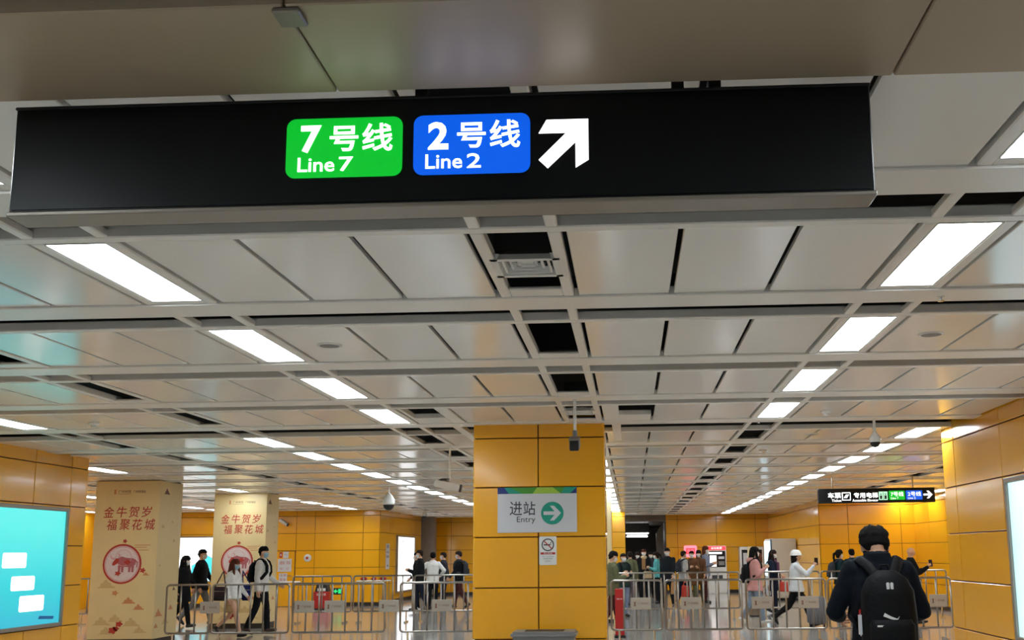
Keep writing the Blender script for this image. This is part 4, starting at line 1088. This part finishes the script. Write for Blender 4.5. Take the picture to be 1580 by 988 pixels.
def hand_bag(label, p, m, side, w=.26, h=.3, d=.1):
    pos, d_, n_ = p['hands'][side]; t = thing('carrier_bag', label, 'bag', (pos.x, pos.y, pos.z - .03), p['rz'])
    mb = MB(); v, f = loft([(-h - .12, d * .5, w * .48, 0, 0), (-h - .1, d * .55, w * .5, 0, 0), (-.14, d * .35, w * .45, 0, 0), (-.1, d * .15, w * .4, 0, 0)], 18); mb.add(v, f); mb.build('bag_body', m, t, smooth=True)
    for sx in (-1, 1): MB().tube([(sx * .012, -w * .3, -.11), (sx * .01, -.03, .0), (sx * .01, .03, .0), (sx * .012, w * .3, -.11)], .006, 6).build('handle', m, t)
    return t
def phone(label, p, side, tilt=(0, 0, 0)):
    pos, d_, n_ = p['hands'][side]; t = thing('phone', label, 'phone', (pos.x, pos.y, pos.z), p['rz'])
    t.rotation_euler = (tilt[0], tilt[1], p['rz'] + tilt[2])
    MB().rbox(-.037, .037, -.005, .004, -.045, .105, .004, 2).build('phone_case', M['blackplastic'], t); MB().box(-.034, .034, -.0062, -.005, -.042, .102).build('screen', M['screen'], t)
    MB().rbox(-.03, -.008, .004, .0065, .07, .098, .001, 1).build('camera_bump', M['grey'], t)

BLK = cloth('black', 24, 25, 28); NVY = cloth('navy', 30, 36, 52); CHAR = cloth('charcoal', 52, 54, 60); GRY = cloth('grey', 118, 118, 122); WHT = cloth('white', 226, 226, 224)
PNK = cloth('pink', 206, 150, 146); JEAN = cloth('pale_jeans', 126, 140, 156); BRN = cloth('brown', 98, 68, 46); OLV = cloth('olive', 98, 100, 74); TEAL = cloth('teal', 92, 168, 170); BGE = cloth('beige', 190, 164, 130)
BLU = cloth('greyblue', 128, 138, 162); DGRN = cloth('dark_green', 44, 58, 54); TAN = cloth('tan', 164, 124, 84); RED_ = cloth('red', 190, 70, 60); LGR = cloth('lightgrey', 176, 176, 176); DTEAL = cloth('dark_teal', 30, 52, 58); MRN = cloth('maroon', 70, 36, 36)
SBLK = mat('shoe_black', srgb(20, 19, 20), .4, vary=.2); SWHT = mat('shoe_white', srgb(214, 212, 206), .5, vary=.05); SBRN = mat('shoe_brown', srgb(70, 46, 32), .45, vary=.15)
R90 = -PI / 2          # facing +X (to the right)
L90 = PI / 2           # facing -X (to the left)
AW = ((20, 7, 22), (-18, 7, 18))
HOLD = ((6, 10, 105, 28), (6, 10, 105, 28))

# foreground man with backpack
p0 = person('man in black jacket and black backpack seen from behind, in front of the barriers', 1.61, 7.0, 0, 1.755, cloth('black_navy', 20, 25, 33), cloth('black_trousers', 22, 24, 30), SBLK, ('black', 'crop'), None,
            arms=((10, 22, 70, 30), (10, 22, 70, 30)), hem=.80, bulk=1.03, sink=.06, hs=.93, collar=True, nod=12, voxel=.010)
bp, S_, (z0, z1, y1, d, w) = backpack('black sports backpack worn by the man in the foreground', p0, cloth('pack_black', 20, 20, 22, .6), .34, .56, .17, 1.10, back=.135)
mw = mat('label_white', srgb(222, 222, 222), .5)
yy = (y1 - d - .025)
MB().prism([(-.055, z1 - .235), (-.045, z1 - .215), (-.01, z1 - .235), (.03, z1 - .25), (.045, z1 - .235), (.03, z1 - .262), (-.01, z1 - .252)], 1, yy * 1.0 + .012, yy + .018).build('leaping_emblem', mw, bp)
for dx in (-.012, .012): MB().rbox(dx - .009, dx + .009, y1 - d * .99, y1 - d * .88, z1 - .075, z1 - .03, .004, 2).build('zip_pull', mw, bp)
MB().box(-.1, -.06, y1 - d * 1.21, y1 - d * 1.19, z0 + .262, z0 + .272).build('small_tag', mw, bp)
MB().rbox(-w * .56, -w * .5, y1 - d * .7, y1 - d * .4, z0 + .2, z0 + .34, .01, 2).build('side_pocket_bottle', M['lightgrey'], bp)
MB().rbox(-w * .55, -w * .505, y1 - d * .6, y1 - d * .5, z0 + .3, z0 + .37, .008, 2).build('red_tag', M['red'], bp)

# left: two pairs walking to the right
p = person('woman with long black hair and black coat walking by the white lit poster', -9.98, 23.3, R90, 1.58, BLK, BLK, SBLK, ('black', 'long'), MASKW, 18, 1, AW, hem=.62)
p = person('man in black jacket and grey trousers walking in front of white poster', -10.02, 24.3, R90, 1.74, BLK, GRY, SBLK, ('black', 'short'), MASKW, 20, -1, AW)
p = person('brown haired woman with white sleeves and tan skirt walking past barrier', -7.87, 20.7, R90 - .25, 1.54, WHT, cloth('khaki_skirt', 176, 150, 112), SBLK, ('brown', 'long'), MASKB, 24, 1, ((10, 8, 30), (-10, 8, 30)), hem=.86, skirt=.58)
shoulder_bag('dark plum shoulder bag carried by the brown haired woman', p, cloth('plum', 62, 48, 56), 1, .34, .3, .12, .98, -.12)
shoulder_bag('navy blue tote bag in front of the brown haired woman', p, cloth('royal_navy', 28, 40, 92), -1, .26, .34, .1, .98, .14)
p = person('young man in white shirt and black trousers walking beside the brown haired woman', -7.52, 21.3, R90, 1.73, cloth('offwhite', 206, 204, 200), BLK, SBRN, ('black', 'short'), MASKB, 12, -1, ((15, 8, 40), (-5, 8, 12)), hem=.82)
backpack('black backpack with wide straps on the young man in white', p, BLK, .28, .4, .13, 1.2)
# middle left group
p = person('person in black jacket facing left, leftmost of the group by white panel', -6.1, 30.0, L90, 1.62, BLK, BLK, SWHT, ('black', 'short'), MASKW, 0, 1, HOLD, voxel=.018)
p = person('man in black suit with white collar facing left, second of the group', -5.80, 28.9, L90 + .2, 1.66, BLK, NVY, SBLK, ('dark', 'short'), MASKW, 12, 1, AW, voxel=.018)
p = person('person in white shirt with hands on hips in the dark jacketed group', -5.56, 29.5, .2, 1.62, WHT, BLK, SBLK, ('black', 'short'), MASKW, 0, 1, ((-25, 38, 70, 55), (-25, 38, 70, 55)), voxel=.018, hem=.84)
p = person('person in grey-blue jacket facing left behind the white shirt', -5.52, 31.0, L90, 1.62, CHAR, NVY, SBLK, ('dark', 'short'), MASKW, 0, 1, AW, voxel=.018)
p = person('man in black jacket facing left beside the yellow column edge', -5.0, 30.6, L90, 1.62, BLK, MRN, SBLK, ('dark', 'crop'), MASKW, 14, 1, AW, voxel=.018)
backpack('dark backpack on the man nearest the yellow column, left side', p, CHAR, .3, .42, .16, 1.2)
# right of the column, queue
p = person('dark haired person in olive jacket looking down right beside yellow column', -.37, 20.6, R90 + .35, 1.57, OLV, MRN, SBRN, ('black', 'short'), MASKW, 16, -1, HOLD, nod=18)
p = person('person in grey-green jacket with straps behind the olive jacket person', -.2, 26.2, .5 + PI, 1.53, DGRN, BLU, SBLK, ('dark', 'short'), MASKW, 0, 1, HOLD, voxel=.018)
backpack('small dark backpack on the grey-green jacketed person', p, BLK, .26, .38, .12, 1.2)
p = person('person in pale olive top seen from behind near the exit passage', -.03, 32, .3, 1.58, OLV, cloth('greymauve', 110, 100, 112), SBLK, ('dark', 'short'), None, 0, 1, AW, voxel=.018)
p = person('person in dark maroon jacket at the exit passage, left of the scarf', .22, 36, PI, 1.56, MRN, BLK, SBLK, ('dark', 'bob'), MASKW, 0, 1, AW, voxel=.02)
p = person('person in black coat with beige scarf walking out of the passage', .41, 34, PI, 1.63, BLK, BLK, SBLK, ('brown', 'short'), MASKW, 12, 1, AW, hem=.7, voxel=.018)
t = thing('scarf', 'beige scarf around the neck of the black coated person', 'scarf', (.41, 34, 1.30)); MB().lathe([(.07, .15), (.1, .12), (.115, .06), (.09, .0)], 18).build('neck_wrap', BGE, t, smooth=True); MB().rbox(-.07, .05, -.165, -.12, -.28, .06, .015, 2).build('hanging_end', TAN, t)
p = person('person in dark clothes behind the teal jacket at the passage', .68, 37, PI + .3, 1.56, CHAR, BLK, SBLK, ('black', 'short'), MASKW, 0, 1, AW, voxel=.02)
p = person('person in teal jacket with pale bag in front of the passage', .8, 33, L90, 1.56, TEAL, BLK, SBLK, ('dark', 'tail'), MASKW, 0, 1, HOLD, hem=.86, voxel=.018)
hand_bag('pale beige bag held by the person in teal', p, BGE, 0, .3, .2, .12)
p = person('man in long black coat and white mask facing the viewer', 1.03, 30, PI - .3, 1.64, cloth('black_coat', 30, 34, 38), BLK, SBRN, ('black', 'short'), MASKW, 10, 1, AW, hem=.66, bulk=1.06, voxel=.016)
hand_bag('tan carrier bag held by the man in long black coat', p, TAN, 0)
p = person('person in light grey jacket with grey backpack facing right in the queue', 1.52, 31, R90 + .5, 1.56, LGR, NVY, SWHT, ('dark', 'short'), MASKW, 10, 1, AW, voxel=.018)
backpack('grey backpack on the light grey jacketed person', p, CHAR, .26, .38, .12, 1.22)
hand_bag('bright red carrier bag held low in the queue', p, RED_, 1)
p = person('person in brown coat, left one of the brown coated pair', 1.82, 32, PI + .2, 1.58, BRN, OLV, SBLK, ('dark', 'short'), MASKW, 0, 1, HOLD, hem=.62, voxel=.018)
p = person('person in brown coat, right one of the brown coated pair', 2.07, 32.5, PI - .2, 1.6, BRN, cloth('darkolive', 66, 64, 46), SBLK, ('dark', 'bob'), MASKW, 0, 1, AW, hem=.62, voxel=.018)
p = person('taller woman in grey-blue top before the ticket machine', 2.3, 33, R90 - .3, 1.72, BLU, MRN, SBLK, ('brown', 'bob'), MASKW, 0, 1, HOLD, voxel=.018)
p = person('girl in pink hoodie with long black hair holding phone, facing right', 2.64, 22.9, R90 + .1, 1.62, PNK, JEAN, SWHT, ('black', 'long'), MASKW, 14, 1, ((5, 8, 122, 20), (5, 8, 122, 20)), hem=.74, bulk=1.08, hood=True)
backpack('black backpack on the girl in the pink hoodie', p, BLK, .3, .42, .17, 1.12)
phone('black phone held by the girl in pink', p, 0, (-.5, 0, 0))
p = person('person in beige coat half hidden behind the girl in pink', 3.14, 26.2, L90 - .3, 1.5, BGE, BRN, SBRN, ('brown', 'bob'), MASKW, 0, 1, HOLD, voxel=.018)
p = person('woman in navy coat with purple scarf behind the barrier', 3.58, 27, R90 - .5, 1.55, NVY, NVY, SBLK, ('dark', 'long'), MASKW, 10, 1, ((5, 14, 15), (25, 20, 40)), hem=.6, voxel=.016)
t = thing('scarf', 'purple scarf hanging on the woman in the navy coat', 'scarf', (3.58, 27, 1.22), R90 - .5); MB().lathe([(.065, .14), (.095, .11), (.105, .05), (.085, .0)], 18).build('neck_wrap', cloth('purple', 110, 70, 96), t, smooth=True); MB().rbox(-.05, .06, .12, .165, -.3, .06, .015, 2).build('hanging_end', cloth('purple', 110, 70, 96), t)
hand_bag('salmon red bag held by the woman in navy coat', p, RED_, 1, .24, .22, .1)
p = person('woman in white sweater and white cap raising a phone, walking right', 3.46, 22.5, R90, 1.60, cloth('whiteblue', 214, 220, 226), cloth('blacktrousers2', 26, 26, 28), SBLK, ('black', 'bob'), None, 26, 1, ((20, 8, 100, 20), (48, 8, 92, 2)), hem=.82, bulk=1.04)
hx = p['head']
cp_ = thing('cap', 'white baseball cap on the woman raising a phone', 'cap', (hx.x, hx.y, hx.z), R90)
V = []
mb = MB(); n, mm = 24, 8
for i in range(mm + 1):
    u = .18 + .82 * i / mm
    for k in range(n): V.append(head_point(2 * PI * k / n, min(.995, u), .040) * p['s'])
mb.add(V, [(i * n + k, i * n + (k + 1) % n, (i + 1) * n + (k + 1) % n, (i + 1) * n + k) for i in range(mm) for k in range(n)] + [tuple(mm * n + k for k in range(n))]).build('crown', WHT, cp_, smooth=True)
mb = MB(); br = [(-.085, .07), (-.075, .12), (-.05, .16), (0, .18), (.05, .16), (.075, .12), (.085, .07), (.05, .095), (0, .105), (-.05, .095)]
mb.prism(br, 2, .03, .038); mb.build('brim', WHT, cp_)
phone('black phone raised by the woman in the white cap', p, 1, (0, 0, PI / 2))
# suitcase
t = thing('suitcase', 'grey wheeled suitcase beside the woman in white cap', 'suitcase', (3.79, 22.1, 0))
MB().rbox(-.19, .19, -.12, .12, .06, .62, .04, 3).build('shell', GRY, t, smooth=True)
for xx in (-.12, -.04, .04, .12): MB().rbox(xx - .012, xx + .012, -.128, .128, .08, .6, .006, 2).build('shell_rib', GRY, t)
for xx in (-.14, .14): 
    MB().tube([(xx, .06, .6), (xx, .06, .98)], .01, 8).build('handle_tube', M['steel'], t)
    MB().lathe([(.04, -.015), (.04, .015)], 14, (xx, 0, .04), 0).build('wheel', M['blackplastic'], t)
MB().rbox(-.16, .16, .04, .08, .96, 1.0, .012, 2).build('handle_grip', M['blackplastic'], t)
p = person('dark haired person in dark teal jacket facing left by the niche wall', 5.09, 26.2, R90 + .2, 1.56, DTEAL, BLK, SBLK, ('black', 'tail'), MASKW, 0, 1, HOLD, voxel=.016)
backpack('dark bulky backpack on the dark teal jacketed person', p, CHAR, .3, .42, .18, 1.18)
p = person('person mostly hidden behind the foreground man, only dark hair showing', 5.68, 27.5, .2, 1.58, DTEAL, BLK, SBLK, ('black', 'short'), None, 0, 1, AW, voxel=.018)
p = person('balding man in dark jacket holding a phone behind the foreground man', 5.86, 22.5, R90, 1.58, BLK, MRN, SBLK, ('black', 'none'), None, 10, 1, ((15, 8, 100, 20), (25, 8, 100, 4)), nod=12, hem=.8)
phone('black phone held up by the balding man', p, 1, (-.35, 0, PI / 2))
